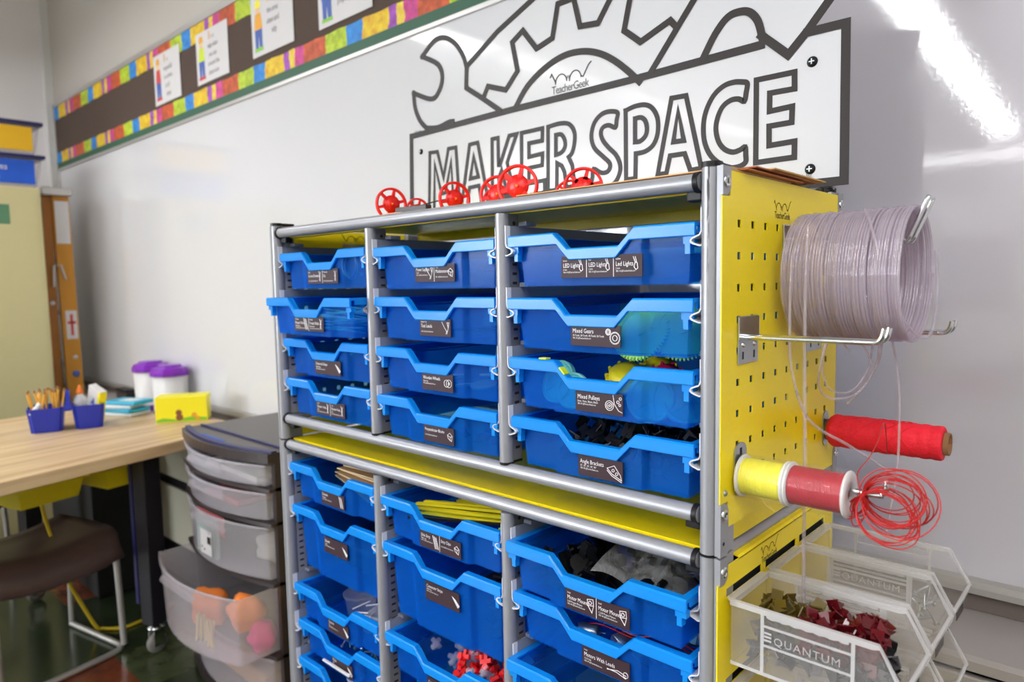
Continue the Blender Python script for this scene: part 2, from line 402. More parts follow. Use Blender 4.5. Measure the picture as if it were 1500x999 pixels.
SIGN_STROKES=[('E',0,1,9.3,[(404.0,1671.4),(467.6,1671.0),(468.0,1644.5),(427.2,1645.4),(427.1,1615.9),(464.9,1617.3),(464.2,1591.9),(426.7,1591.7),(427.1,1559.9),(469.4,1560.8),(469.3,1535.2),(404.4,1534.8)]),('C',1,1,9.3,[(388.0,1669.1),(386.4,1654.5),(383.2,1640.6),(372.7,1646.2),(358.2,1646.5),(343.5,1638.0),(334.1,1619.8),(331.5,1600.1),(337.1,1579.2),(348.2,1565.0),(363.0,1558.0),(376.2,1559.9),(385.3,1563.5),(386.7,1549.8),(386.3,1537.6),(373.8,1531.8),(355.2,1532.8),(336.0,1544.0),(319.3,1561.5),(309.3,1585.8),(307.7,1614.1),(313.2,1638.5),(327.0,1661.0),(345.9,1673.5),(364.5,1675.9),(377.6,1673.7)]),('A',0,1,9.3,[(243.4,1671.8),(273.1,1670.8),(303.9,1537.9),(282.3,1536.6),(270.5,1568.1),(240.5,1568.2),(232.9,1537.2),(214.3,1536.7)]),('a',0,1,9.3,[(256.9,1647.1),(247.2,1592.4),(268.9,1591.8)]),('P',1,0,9.3,[(143.5,1667.2),(165.0,1671.6),(187.6,1670.2),(203.4,1660.6),(214.3,1640.0),(214.3,1613.3),(204.9,1593.3),(187.4,1583.6),(166.3,1582.4)]),('p',0,0,9.3,[(166.3,1582.4),(165.1,1535.5),(143.8,1535.2),(143.5,1667.2)]),('q',1,0,9.3,[(164.9,1648.4),(177.9,1648.4),(187.5,1640.5),(191.3,1625.0),(187.5,1612.1),(176.2,1604.3),(164.7,1604.6)]),('q2',0,0,9.3,[(164.9,1648.4),(164.7,1604.6)]),('S',1,1,9.3,[(124.9,1666.3),(122.5,1652.8),(119.6,1639.3),(104.1,1646.0),(90.1,1644.0),(84.7,1633.5),(89.9,1618.5),(103.8,1602.2),(121.0,1585.7),(130.4,1564.8),(128.3,1548.2),(117.2,1532.5),(96.2,1524.7),(74.8,1526.9),(60.3,1532.8),(63.4,1550.0),(66.1,1565.6),(85.8,1555.5),(101.7,1557.0),(106.3,1570.7),(89.6,1587.1),(68.3,1607.3),(61.3,1631.4),(68.8,1656.1),(86.8,1670.2),(107.8,1672.1)]),('R',1,0,9.3,[(-51.9,1667.9),(-20.2,1669.8),(5.2,1664.2),(18.4,1645.5),(18.1,1623.4),(11.5,1605.0),(2.4,1597.8)]),('r',0,0,9.3,[(2.4,1597.8),(11.9,1579.9),(18.4,1537.2),(-3.9,1535.4),(-8.9,1568.4),(-16.0,1582.0),(-28.8,1589.2),(-30.5,1533.9),(-54.3,1533.4),(-51.9,1667.9)]),('r2',1,0,9.3,[(-30.8,1647.6),(-16.9,1646.8),(-7.9,1635.7),(-6.3,1621.4),(-15.6,1610.1),(-31.5,1606.6)]),('r3',0,0,9.3,[(-30.8,1647.6),(-31.5,1606.6)]),('E1',0,1,9.3,[(-128.2,1667.0),(-67.1,1667.5),(-68.7,1641.9),(-106.7,1641.7),(-107.3,1612.5),(-68.1,1614.5),(-69.7,1590.1),(-107.8,1589.0),(-108.5,1555.2),(-63.4,1557.5),(-63.9,1531.5),(-130.5,1529.1)]),('K',0,1,9.3,[(-218.7,1667.3),(-200.0,1667.5),(-200.0,1606.5),(-195.7,1605.9),(-165.2,1666.8),(-142.4,1667.1),(-173.0,1609.1),(-147.8,1527.8),(-168.8,1526.7),(-190.5,1593.1),(-199.5,1578.8),(-200.0,1526.5),(-221.5,1525.4)]),('A1',0,1,9.3,[(-293.4,1665.8),(-265.7,1666.5),(-234.0,1523.4),(-256.6,1522.2),(-264.3,1567.3),(-296.8,1565.9),(-305.3,1523.3),(-326.8,1521.9)]),('a1',0,1,9.3,[(-280.4,1637.1),(-293.7,1586.4),(-265.9,1588.0)]),('M',0,1,9.3,[(-436.7,1666.5),(-408.3,1665.2),(-388.0,1600.3),(-367.9,1666.8),(-341.0,1666.3),(-331.8,1519.0),(-353.8,1517.6),(-359.2,1636.3),(-381.9,1563.2),(-397.2,1561.3),(-419.7,1637.4),(-426.4,1516.8),(-445.9,1515.0)]),('line',0,0,14,[(-506.9,1717.4),(-155.5,1722.1),(149.2,1722.2),(411.4,1726.8)]),('rect',0,0,14,[(487.5,1728.3),(545.4,1727.9),(547.5,1489.2),(-514.9,1492.3),(-506.9,1717.4)]),('pencil',0,0,14,[(412.1,1741.5),(457.0,1700.4),(487.4,1730.8),(532.9,1783.7)]),('arch',1,0,13,[(308.4,1731.9),(329.5,1765.2),(352.0,1786.9),(374.1,1790.2),(392.2,1784.0),(405.8,1766.2),(413.2,1739.5)]),('ruler',0,0,12,[(202.1,1729.9),(294.0,1840.8)]),('tooth',0,0,12,[(157.6,1885.0),(141.1,1817.7),(177.7,1787.9),(240.9,1810.7),(254.3,1794.7)]),('hub',1,0,13,[(-141.4,1728.0),(-109.4,1762.6),(-60.7,1790.1),(-8.9,1804.5),(40.3,1802.4),(82.0,1789.1),(117.1,1767.8),(149.2,1740.9),(174.8,1715.8)]),('gear',0,0,12,[(-242.9,1765.4),(-228.5,1787.2),(-172.5,1768.2),(-136.4,1801.9),(-150.7,1866.1),(-119.0,1883.0),(-80.5,1836.2),(-36.5,1847.3),(-21.2,1911.5),(20.2,1912.5),(35.5,1852.5),(80.0,1847.3),(113.0,1890.4)]),('gearout',0,0,12,[(-296.8,1845.9),(-195.1,1899.8),(-78.4,1944.5)]),('wrench',1,0,12,[(-296.8,1844.4),(-308.1,1874.0),(-334.8,1907.9),(-371.6,1930.1),(-410.4,1931.0),(-455.7,1904.6)]),('wrench1',1,0,12,[(-455.7,1904.6),(-397.1,1872.7),(-383.0,1837.1),(-399.9,1805.2),(-428.0,1796.3),(-492.7,1823.2)]),('wrench2',1,0,12,[(-492.7,1823.2),(-488.6,1785.6),(-470.9,1751.1),(-443.2,1725.7)]),('wrench3',0,0,12,[(-296.8,1844.4),(-299.9,1798.1),(-253.2,1768.3),(-193.2,1728.0)]),('wrench4',1,0,12,[(-443.1,1728.3),(-403.2,1723.4),(-364.1,1729.2),(-349.0,1728.7)])]
SIGN_OUTLINE=[(-296.8,1844.4),(-308.1,1874.0),(-334.8,1907.9),(-371.6,1930.1),(-410.4,1931.0),(-455.7,1904.6),(-397.1,1872.7),(-383.0,1837.1),(-399.9,1805.2),(-428.0,1796.3),(-492.7,1823.2),(-488.6,1785.6),(-470.9,1751.1),(-443.3,1724.7),(-509.6,1719.5),(-509.6,1487.5),(549.0,1487.5),(545.4,1727.9),(487.5,1728.3),(532.9,1783.7),(542.9,1843.7),(382.9,1893.7),(251.6,1943.7),(81.6,2054.5),(-78.4,1944.5),(-195.1,1899.8)]

# ------------------------------------------------------------ setting
WA = .0185
def onwall(o): o.location = (0,.64,0); o.rotation_euler = (0,0,WA); return o
onwall(struct(MB().box(-4.35,3.4,0,.12,0,3.3), 'wall_back', 'wall_paint'))
struct(MB().box(-4.42,-4.28,-10.2,.70,0,3.3), 'wall_left', 'wall_side')
struct(MB().box(3.4,3.52,-10.2,.80,0,3.3), 'wall_right', 'wall_paint')
struct(MB().box(-4.42,3.52,-10.32,-10.2,0,3.3), 'wall_front', 'wall_paint')
struct(MB().box(-4.42,3.52,-10.32,.90,-.1,0), 'floor', 'floor')
struct(MB().box(-4.42,3.52,-10.32,.90,3.3,3.4), 'ceiling', 'ceiling')
onwall(struct(MB().box(-4.28,-4.235,-.045,0,0,3.3), 'trim_1', 'ceiling'))   # pipe casing in the corner

wb = thing('whiteboard', 'long glossy whiteboard covering the wall behind the yellow storage unit', 'whiteboard'); onwall(wb)
MB().box(-4.17,.34,-.014,-.0005,.806,2.086).obj('writing_surface', 'board', wb)
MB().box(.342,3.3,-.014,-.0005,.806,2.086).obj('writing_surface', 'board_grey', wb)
MB().bbox(-4.19,3.3,-.022,-.0005,2.086,2.100,.002).obj('top_trim', 'alu', wb)
MB().bbox(-4.19,-4.17,-.022,-.0005,.806,2.086,.002).obj('side_trim', 'alu', wb)
mb = MB(); mb.prism([(-.0005,.779),(-.0005,.806),(-.016,.806),(-.024,.801),(-.026,.790),(-.026,.779)], -4.19, 3.3, 'x')
mb.obj('marker_rail', 'alu', wb)
g = MB().bbox(-4.19,3.3,-.018,-.0005,2.100,2.134,.001).obj('chalkboard_strip', 'green_strip'); onwall(g)
tag(g, 'dark green chalkboard strip running along the whiteboard top', 'chalkboard')
bb = thing('bulletin_board', 'long brown bulletin board with rainbow borders above the whiteboard', 'bulletin board'); onwall(bb)
MB().box(-4.20,3.3,-.012,-.0005,2.1345,2.476).obj('backing_paper', 'brown_paper', bb)
def wavy(z0, z1, up):
    mb = MB(); 
    n = 260; pts = []
    x0, x1 = -4.2, 3.3
    for i in range(n+1):
        x = x0+(x1-x0)*i/n; w = .004*abs(math.sin(x*22))
        pts.append((x, (z1-w) if up else (z0+w)))
    base = [(x1, z0), (x0, z0)] if up else [(x1, z1), (x0, z1)]
    return mb.prism(pts+base, -.0125, -.0145, 'y')
wavy(2.135,2.202,True).obj('lower_border', 'border', bb)
wavy(2.398,2.476,False).obj('upper_border', 'border', bb)
MB().bbox(-4.215,3.3,-.020,-.0005,2.476,2.500,.002).obj('frame', 'alu', bb)
MB().bbox(-4.215,-4.20,-.020,-.0005,2.134,2.476,.002).obj('side_frame', 'alu', bb)

def poster(x0, x1, z0, z1, label, lines, cap, capcol, shirt, legs, shoe, extra):
    p = thing('poster', label, 'poster', group='class rule posters on the bulletin board'); onwall(p)
    w = x1-x0; h = z1-z0
    MB().box(x0,x1,-.0165,-.0150,z0,z1).obj('sheet', 'paper', p)
    # a plain little worker drawn down the left side
    cx = x0+w*.17; y = -.0168
    fig = lambda pts, m, nm: MB().prism([(cx+a*w, z0+b*h) for a, b in pts], y, y-.0006, 'y').obj(nm, m, p)
    fig([(-.07,.80),(.07,.80),(.05,.92),(-.05,.92)], capcol, 'printed_hat')
    fig([(-.05,.70),(.05,.70),(.055,.80),(-.055,.80)], 'pale_wood', 'printed_face')
    fig([(-.10,.44),(.10,.44),(.07,.70),(-.07,.70)], shirt, 'printed_shirt')
    fig([(-.08,.14),(-.01,.14),(0,.38),(.02,.14),(.09,.14),(.09,.44),(-.09,.44)], legs, 'printed_legs')
    fig([(-.10,.08),(.11,.08),(.11,.14),(-.10,.14)], shoe, 'printed_shoes')
    t = text_mesh(cap, h*.22, 0, 1, 'LEFT', .8)
    t.v = [(x0+w*.40+a, y-.0005, z0+h*.80+b) for a, b, c in t.v]; t.obj('capital_letter', 'print_orange', p)
    tt = MB()
    for i, (s, ind) in enumerate(lines):
        q = text_mesh(s, h*.135, 0, 1, 'LEFT', .78)
        q.v = [(x0+w*(.38+ind)+a, y-.0005, z0+h*(.80-.17*i)+b) for a, b, c in q.v]; tt.add(q.v, q.f)
    tt.obj('handwritten_text', 'print_grey', p)
poster(-2.655,-2.37,2.212,2.440,'small white rule poster nearest the corner on brown board',
       [('  e',.10),('respectful',0),('to others',.02),('at all',.05),('times',.08)],'B','print_orange','print_red','print_blue','print_red',0)
poster(-2.20,-1.912,2.218,2.432,'white rule poster reading Be a helper, figure in red shoes',
       [('  e a',.08),('help when',0),('you can',.03),('around the',0),('classroom',0)],'B','print_orange','lime','print_blue','print_red',0)
poster(-1.715,-1.418,2.226,2.452,'white poster reading Keep the area clean and tidy',
       [('  eep',.08),('the area',.02),('clean and',0),('tidy',.12)],'K','tissue_yellow','print_orange','print_blue','green_print',0)
poster(-1.256,-.955,2.222,2.42,'white rule poster cut by the photo top edge, word properly',
       [('  se',.08),('all tools',.02),('and parts',0),('properly',0)],'U','print_orange','print_blue','print_blue','green_print',0)

# wall heater cabinet that runs below the whiteboard
uv = thing('wall_heater_cabinet', 'long low grey heater cabinet along the wall below whiteboard', 'heater cabinet'); onwall(uv)
mb = MB(); mb.prism([(-.001,.730),(-.001,.744),(-.188,.744),(-.197,.738),(-.197,.722),(-.001,.722)], -4.2, 3.3, 'x')
mb.obj('top_panel', 'univent', uv)
MB().box(-4.2,3.3,-.180,-.001,.12,.7215).obj('body', 'leg_black', uv)
for i in range(9):
    x0 = -4.2+i*.83
    MB().bbox(x0+.004,x0+.826,-.196,-.1805,.50,.712,.003).obj('upper_front_panel', 'univent' if x0 > -1.0 else 'cream_panel', uv)
    MB().bbox(x0+.004,x0+.826,-.196,-.1805,.20,.455,.003).obj('lower_front_panel', 'univent' if x0 > -1.0 else 'cream_panel', uv)
MB().box(-4.2,3.3,-.150,-.001,0,.12).obj('plinth', 'leg_black', uv)
onwall(struct(MB().box(-4.235,3.35,-.012,-.0005,.745,.778), 'shade_strip', simple('shaded wall strip', (.16,.13,.115), .6)))  # dark strip paints the shadow on the wall below the marker rail

# ------------------------------------------------------------ lights
def fixture(x, y, L, along='y', e=9.0, label='', w=.20):
    t = thing('pendant_light', label, 'ceiling light', (x,y,2.8), (0,0,0 if along == 'y' else PI/2), 'fluorescent fixtures hung from the ceiling')
    mb = MB(); mb.prism([(-w*.6,.012),(-w*.5,.07),(w*.5,.07),(w*.6,.012),(w*.5,.012),(-w*.5,.012)], -L/2-.02, L/2+.02, 'y')
    mb.obj('housing', 'ceiling', t)
    MB().box(-w/2,w/2,-L/2,L/2,0,.011).obj('diffuser', emitter('light diffuser %.1f' % e, (.985,.98,1.0), e), t)
    for s in (-1,1): MB().tube([(0,s*L*.35,.07),(0,s*L*.35,.5)], .006).obj('hanging_rod', 'alu', t)
E_ = 24.0
for k, y in enumerate((-2.55,-3.85,-5.15,-6.45)):
    fixture(-.03, y, 1.16, 'y', E_, 'white fluorescent fixture, number %s of the row behind the camera' % ['one','two','three','four'][k])
fixture(-.75, -8.5, 1.9, 'x', E_, 'white fluorescent fixture hung crosswise at the far room end')
for k, y in enumerate((-1.15,-2.45,-3.75,-5.05)):
    fixture(-2.25, y, 1.16, 'y', E_*.62, 'white fluorescent fixture, number %s of the row over the tables' % ['one','two','three','four'][k])
for k, y in enumerate((-1.25,-2.55,-5.15)):
    fixture(2.3, y, 1.16, 'y', E_, 'white fluorescent fixture, number %s of the right row' % ['one','two','three'][k])
for k, y in enumerate(()):
    fixture(-3.85, y, 1.16, 'y', E_*.8, 'white fluorescent fixture, number %s of the row along the left wall' % ['one','two','three'][k])
for k, y in enumerate((-1.25,-2.55)):  # row added out of view to brighten the yellow side and right board
    fixture(1.35, y, 1.16, 'y', E_*.9, 'added fill fixture, number %s of the row right of the storage unit' % ['one','two'][k])
fixture(-3.05, -.62, 1.16, 'x', E_*.7, 'added fill fixture hung crosswise above the work table')  # added out of view to brighten the left end of the whiteboard
# added glowing panes along the left wall, out of view, to brighten the room
for i, y in enumerate((-4.7,-6.5,-8.3)):
    wn = thing('window_%d' % (i+1), 'added glowing window in the left wall', 'window'); wn['kind'] = 'structure'
    MB().box(-4.279,-4.262,y-.75,y+.75,1.0,2.7).obj('glow_pane', emitter('fill glow', (.90,.95,1.0), 22.0), wn)
    fr = MB()
    for a, b, c, d in ((y-.8,y-.75,.95,2.75),(y+.75,y+.8,.95,2.75),(y-.75,y+.75,.95,1.0),(y-.75,y+.75,2.7,2.75),(y-.02,y+.02,1.0,2.7)):
        fr.box(-4.279,-4.24,a,b,c,d)
    fr.obj('window_frame', 'ceiling', wn)

# ------------------------------------------------------------ sign
sg = thing('maker_space_sign', 'white sign with black MAKER SPACE lettering and gear above storage unit', 'sign')
YS = .383
mm = lambda pts: [(a/1000, b/1000) for a, b in pts]
o = MB().prism(mm(SIGN_OUTLINE), YS+.004, YS, 'y').obj('board', 'sign_white', sg)
sm = MB()
for si, (n, s, c, w, pts) in enumerate(SIGN_STROKES):
    p = mm(pts)
    if s: p = smooth_line(p, bool(c), 4)
    stroke(sm, p, w/1000, YS-.0001-.00004*si, bool(c))
sm.obj('printed_lettering', 'black_ink', sg)
def logo(parent, mat, place, s=1.0, name='printed_logo'):
    """two arches, an owl-like pair of eyes, over the word; drawn in a local x-z plane 110 mm wide"""
    mb = MB(); pts = []
    arc = lambda cx, r, a0, a1: [(cx+r*math.cos(a0+(a1-a0)*k/10), r*1.15*math.sin(a0+(a1-a0)*k/10)) for k in range(11)]
    stroke(mb, [(-.050,.016),(-.046,.022),(-.036,.004)], .0022, 0)
    stroke(mb, arc(-.021,.015,PI,0.1), .0022, 0)
    stroke(mb, arc(.016,.015,PI,0.1), .0022, 0)
    stroke(mb, [(.031,.004),(.036,.001),(.050,.022),(.056,.026)], .0022, 0)
    for k in range(3): stroke(mb, [(-.006,.006+k*.0022),(.001,.006+k*.0022)], .0008, 0)
    t = text_mesh('TeacherGeek', .0235, 0, .86, 'CENTER', .86)
    mb.add([(a+.002, -.0001-.0006*0, b-.020) for a, b, c in t.v], t.f)
    mb.v = [place((v[0]*s, v[1], v[2]*s)) for v in mb.v]
    return mb.obj(name, mat, parent)
logo(sg, 'black_ink', lambda v: (v[0]+.006, YS-.0004+v[1], v[2]+1.752), 1.0)
t = text_mesh('Components    TeacherGeek Inc.', .0085, 0, 1, 'LEFT', 1)
t.v = [(a+.385, YS-.0004, b+1.500) for a, b, c in t.v]; t.obj('small_print', 'black_ink', sg)
for x, z, r in ((.4955,1.681,.0085),(.495,1.513,.0085),(-.471,1.674,.007)):
    sc = MB().lathe([(.0,-.0045),(r*.6,-.0042),(r,-.001),(r,.0)], (x,YS,z), 'y', 16).obj('screw', 'black', sg)
    MB().box(x-r*.5,x+r*.5,YS-.0050,YS-.0043,z-.0008,z+.0008).box(x-.0008,x+.0008,YS-.0050,YS-.0043,z-r*.5,z+r*.5).obj('cross_slot', 'zinc', sc)

# ------------------------------------------------------------ storage frames
XR, D = .5165, .404
PX = [-XR, -.17, .17, XR]
def post_profile(r, back, flip=1, n=8):
    """rounded front and flat web reaching back, outline in x-y"""
    p = [(r*math.cos(PI+PI*k/n), r*math.sin(PI+PI*k/n)) for k in range(n+1)]
    p += [(r, .006), (r*.55, .010), (r*.55, back-.003), (r*.35, back), (-r*.35, back), (-r*.55, back-.003), (-r*.55, .010), (-r, .006)]
    return [(a, b*flip) for a, b in p]
def storage_frame(name, label, z0, z1, rails, top_sheet, dividers, panel):
    t = thing(name, label, 'storage frame', group='stacked halves of the storage unit')
    for sx in (-1,1):
        for yy, fl in ((0,1),(D,-1)):
            p = MB().prism([(sx*XR+a, yy+b) for a, b in post_profile(.0108,.040,fl)], z0, z1, 'z', True).obj('corner_post', 'worn_post' if (sx == 1 and fl == 1) else 'grey_metal', t)
            MB().box(min(sx*(XR+.0112),sx*(XR+.0166)), max(sx*(XR+.0112),sx*(XR+.0166)), min(yy-.007*fl,yy+.034*fl), max(yy-.007*fl,yy+.034*fl), z0, z1).obj('side_flange', 'grey_metal', p)
            MB().prism([(sx*XR+a*1.08, yy+b*1.05) for a, b in post_profile(.0112,.040,fl)], z1, z1+(.0065 if z1 > 1.2 else .002), 'z').obj('post_cap', 'black', p)
            if sx > 0:
                for zz, s_ in ((z1-.018, 1), (z0+.052 if z0 > .5 else z0+.052, -1)):
                    zc = zz; yc = yy-.001*fl
                    zA, zB = (zz-.016, z1) if s_ > 0 else (z0, zz+.014)
                    ear = [(yy-.0095*fl, zA), (yy-.0095*fl, zB), (yy+.010*fl, zB), (yy+.0120*fl, zB-.003), (yy+.0120*fl, zA+.010), (yy+.009*fl, zA+.004), (yy+.003*fl, zA)]
                    if s_ < 0: ear = [(y, zA+zB-z) for y, z in ear]
                    e = MB().prism(ear, XR+.0167, XR+.0200, 'x').obj('bracket_ear', 'grey_metal', p)
                    so = MB().lathe([(.0078,0),(.0076,.0014),(.0060,.0026),(.0034,.0028),(.0030,.0012),(0,.0012)], (XR+.0201, yc+.001*fl, zc), 'x', 20).obj('screw', 'chrome', p)
                    MB().lathe([(.0029,0),(.0029,.0003)], (XR+.0201+.0013, yc+.001*fl, zc), 'x', 6, False).obj('hex_socket', 'slot', so)
                if z0 > .5: MB().lathe([(.0024,0),(.0024,.0003)], (XR+.0201, yy-.001*fl, z0+.016), 'x', 12).obj('screw_hole', 'slot', p)
    for z in rails:
        for yy in (0, D):
            r = MB().tube([(-XR+.012,yy,z),(XR-.012,yy,z)], .0108, 16).obj('rail', 'grey_metal', t)
            for sx in (-1,1):
                MB().tube([(sx*(XR-.0125),yy,z),(sx*(XR-.019),yy,z)], .0128, 16).bbox(min(sx*(XR-.013),sx*(XR-.034)),max(sx*(XR-.013),sx*(XR-.034)),yy+.002,yy+.02,z-.022,z-.009,.002).obj('rail_connector', 'black', r)
        for sx in (-1,1):
            if not (sx < 0 and z > 1.3): MB().tube([(sx*XR,.02,z),(sx*XR,D-.02,z)], .009, 10).obj('side_rail', 'grey_metal', t)
    zt, zb = max(rails), min(rails)
    if top_sheet:
        z = zt
        mb = MB().box(-XR+.0135,XR-.0135,.0115,D-.012,z+.0095,z+.0115)
        mb.box(-XR+.0135,XR-.0135,.0115,.0135,z-.010,z+.0095)
        mb.box(-XR+.0135,XR-.0135,.0135,.030,z-.0115,z-.0100)
        mb.box(-XR+.0135,XR-.0135,D-.014,D-.012,z-.010,z+.0095)
        mb.obj('shelf_sheet', 'yellow', t)
    for x in dividers:
        d0, d1 = zb+.0085, zt-.0115
        for yy, fl in ((0,1),(D,-1)):
            pr = [(x+a, yy+b*1.0) for a, b in post_profile(.0102,.034,fl)]
            d = MB().prism(pr, d0+.004, d1, 'z', True).obj('divider_post', 'grey_metal', t)
            MB().prism([(x+(a-x)*1.08, b) for a, b in pr], d0, d0+.0042, 'z').obj('post_foot', 'black', d)
            if fl == 1:
                mb = MB(); zz = d0+.022
                while zz < d1-.03:
                    mb.box(x+.0055,x+.00590,.0165,.0265,zz,zz+.0042); zz += .0145
                mb.obj('slot_row', 'slot', d)
                MB().lathe([(.0034,0),(.0034,.0004)], (x+.0056,.0215,d1-.014), 'x', 12).obj('screw_hole', 'slot', d)
    for sx in (-1,) :
        mb = MB(); zz = zb+.03
        mb.box(sx*XR+.0075,sx*XR+.0095,.012,.034,zb+.01,zt-.012)
        mb.obj('slotted_strip', 'grey_metal', t)
        m2 = MB()
        while zz < zt-.03:
            m2.box(sx*XR+.0096,sx*XR+.0099,.0165,.0265,zz,zz+.0042); zz += .0145
        m2.obj('slot_row', 'slot', t)
    return t
up = storage_frame('tray_rack', 'upper half of grey metal tray frame with yellow pegboard side', .9985, 1.4720, (1.4565,1.045), True, (-.17,.17), True)
lo = storage_frame('tray_rack', 'lower half of grey metal tray frame with slotted yellow side', .02, .9955, (.987,.20), True, (-.17,.17), True)
# casters under the frame
for sx in (-1,1):
    for yy in (0,D):
        c = MB().box(sx*XR-.008,sx*XR+.008,yy-.008,yy+.008,.0,.0195).obj('foot', 'black', lo)
# the post extensions that carry the sign
for sx in (-1,1):
    e = MB().prism([(sx*(XR-.004)+a, D+.003+b) for a, b in post_profile(.0125,.012,-1)], 1.4790, 1.735, 'z', True)
    e.v = [(v[0], v[1]+.006, v[2]) for v in e.v]
    eo = e.obj('sign_support', 'grey_metal'); 
    tag(eo, 'grey metal sign support rising from the %s back corner of frame' % ('right' if sx > 0 else 'left'), 'sign support')
    MB().tube([(sx*(XR-.004),D+.009,1.4785),(sx*(XR-.004),D+.009,1.4820)], .0132, 16).obj('joint_ring', 'black', eo)

# pegboard side panel, upper
HY0, HZ0, HP = .0369, 1.4064, .0392
hs = .0046
ys = [-.0090,.398]; zs = [1.032,1.4680]
for c in range(9): ys += [HY0+c*HP-hs, HY0+c*HP+hs]
for r in range(9): zs += [HZ0-r*HP-hs, HZ0-r*HP+hs]
ys += [.0127]; zs += [1.4375, 1.0650]
ys = sorted(ys); zs = sorted(zs)
def isHole(y, z):
    if y < .0127 and (z > 1.4375 or z < 1.0650): return True       # corners cut away round the screw ears
    for c in range(9):
        if abs(y-(HY0+c*HP)) < hs:
            for r in range(9):
                if abs(z-(HZ0-r*HP)) < hs: return True
    return False
for sx in (1,-1):
    x0, x1 = (.5340,.5356) if sx > 0 else (-.5356,-.5340)
    if sx < 0: ys = [max(y, .0127) for y in ys if y > 0]; ys = sorted(set(ys))
    pn = grid_sheet(ys, zs, isHole, x0, x1).box(min(x0,x0-.01*sx),max(x0,x0-.01*sx),.3925,.394,1.032,1.468).box(min(sx*.519,sx*.521),max(sx*.519,sx*.521),.034,.372,.9990,1.034).obj('pegboard_panel', 'yellow', up)
    if sx > 0:
        logo(pn, 'slot', lambda v: (.5357+.0002, .168+v[0], 1.4300+v[2]), .55, 'logo_decal')  # dark decal paints the shaded inside seen through the cut-out
        for z in (1.077,): MB().lathe([(0,.0022),(.003,.002),(.0042,0)], (.5356,.004,z), 'x', 14).obj('rivet', 'zinc', pn)
    else:
        logo(pn, 'paper', lambda v: (-.5336, .218-v[0], 1.446+v[2]), .75, 'logo_decal')  # pale decals paint the bright whiteboard seen through the cut-outs
        logo(pn, 'paper', lambda v: (-.5336, .218-v[0], 1.424-v[2]), .75, 'logo_decal')
# slotted side panel, lower, with its top folded inwards
for sx in (1,-1):
    ys2 = sorted([-.0135 if sx > 0 else .011,.0127,.398,.010,.115,.129,.238,.252,.360])
    zs2 = [.06,.964,.982]; slots = []
    for k in range(5):
        z = .953-k*.118; slots.append((z-.012, z)); zs2 += [z-.012, z]
    def h2(y, z):
        if y < .0127 and z > .964: return True
        return any(a < z < b for a, b in slots) and any(a < y < b for a, b in ((.010,.115),(.129,.238),(.252,.360)))
    x0, x1 = (.5340,.5356) if sx > 0 else (-.5356,-.5340)
    pn = grid_sheet(ys2, sorted(zs2), h2, x0, x1)
    pn.prism([(.5356,.9820),(.5325,.9845),(.5060,.9862),(.5060,.9850),(.5325,.9832),(.5356,.9805)] if sx > 0 else [(-.5356,.9820),(-.5325,.9845),(-.5060,.9862),(-.5060,.9850),(-.5325,.9832),(-.5356,.9805)], .046, .392, 'y')
    po = pn.obj('slotted_panel', 'yellow', lo)
    MB().box(sx*.5285-.0005,sx*.5285+.0005,.045,.360,.10,.96).obj('inner_liner', 'slot', lo)
    if sx > 0: logo(po, 'slot', lambda v: (.5358, .140+v[0], .9635+v[2]), .55, 'logo_decal')  # dark decal again, for the shaded inside behind the lower panel

# tray runners
def runner(parent, x, side, zr):
    """grey guide beside a tray; side +1 when the tray is to its right"""
    s = side
    x0 = x+s*.0106
    mb = MB().box(min(x0,x0+s*.0016),max(x0,x0+s*.0016),.006,.372,zr-.014,zr+.016)
    mb.box(min(x0,x0+s*.012),max(x0,x0+s*.012),.03,.372,zr-.0185,zr-.0165)
    mb.bbox(min(x0,x0+s*.017),max(x0,x0+s*.017),.026,.050,zr+.0165,zr+.023,.001)
    r = mb.obj('tray_runner', 'grey_plastic', parent)
    path = [(x0,zr+.016),(x0,zr-.012),(x0+s*.002,zr-.0165),(x0+s*.012,zr-.0205),(x0+s*.0145,zr-.0235),(x0+s*.012,zr-.0265),(x0+s*.002,zr-.0300),(x0-s*.001,zr-.0290)]
    m = MB(); w = .0011
    for (a, b), (c, d) in zip(path, path[1:]):
        q = Vector((c-a, d-b)).normalized(); n = Vector((-q.y, q.x))*w*.7
        m.prism([(a+n.x,b+n.y),(c+n.x,d+n.y),(c-n.x,d-n.y),(a-n.x,b-n.y)], -.004, .030, 'y')
    m.obj('end_clip', 'light_edge', r)

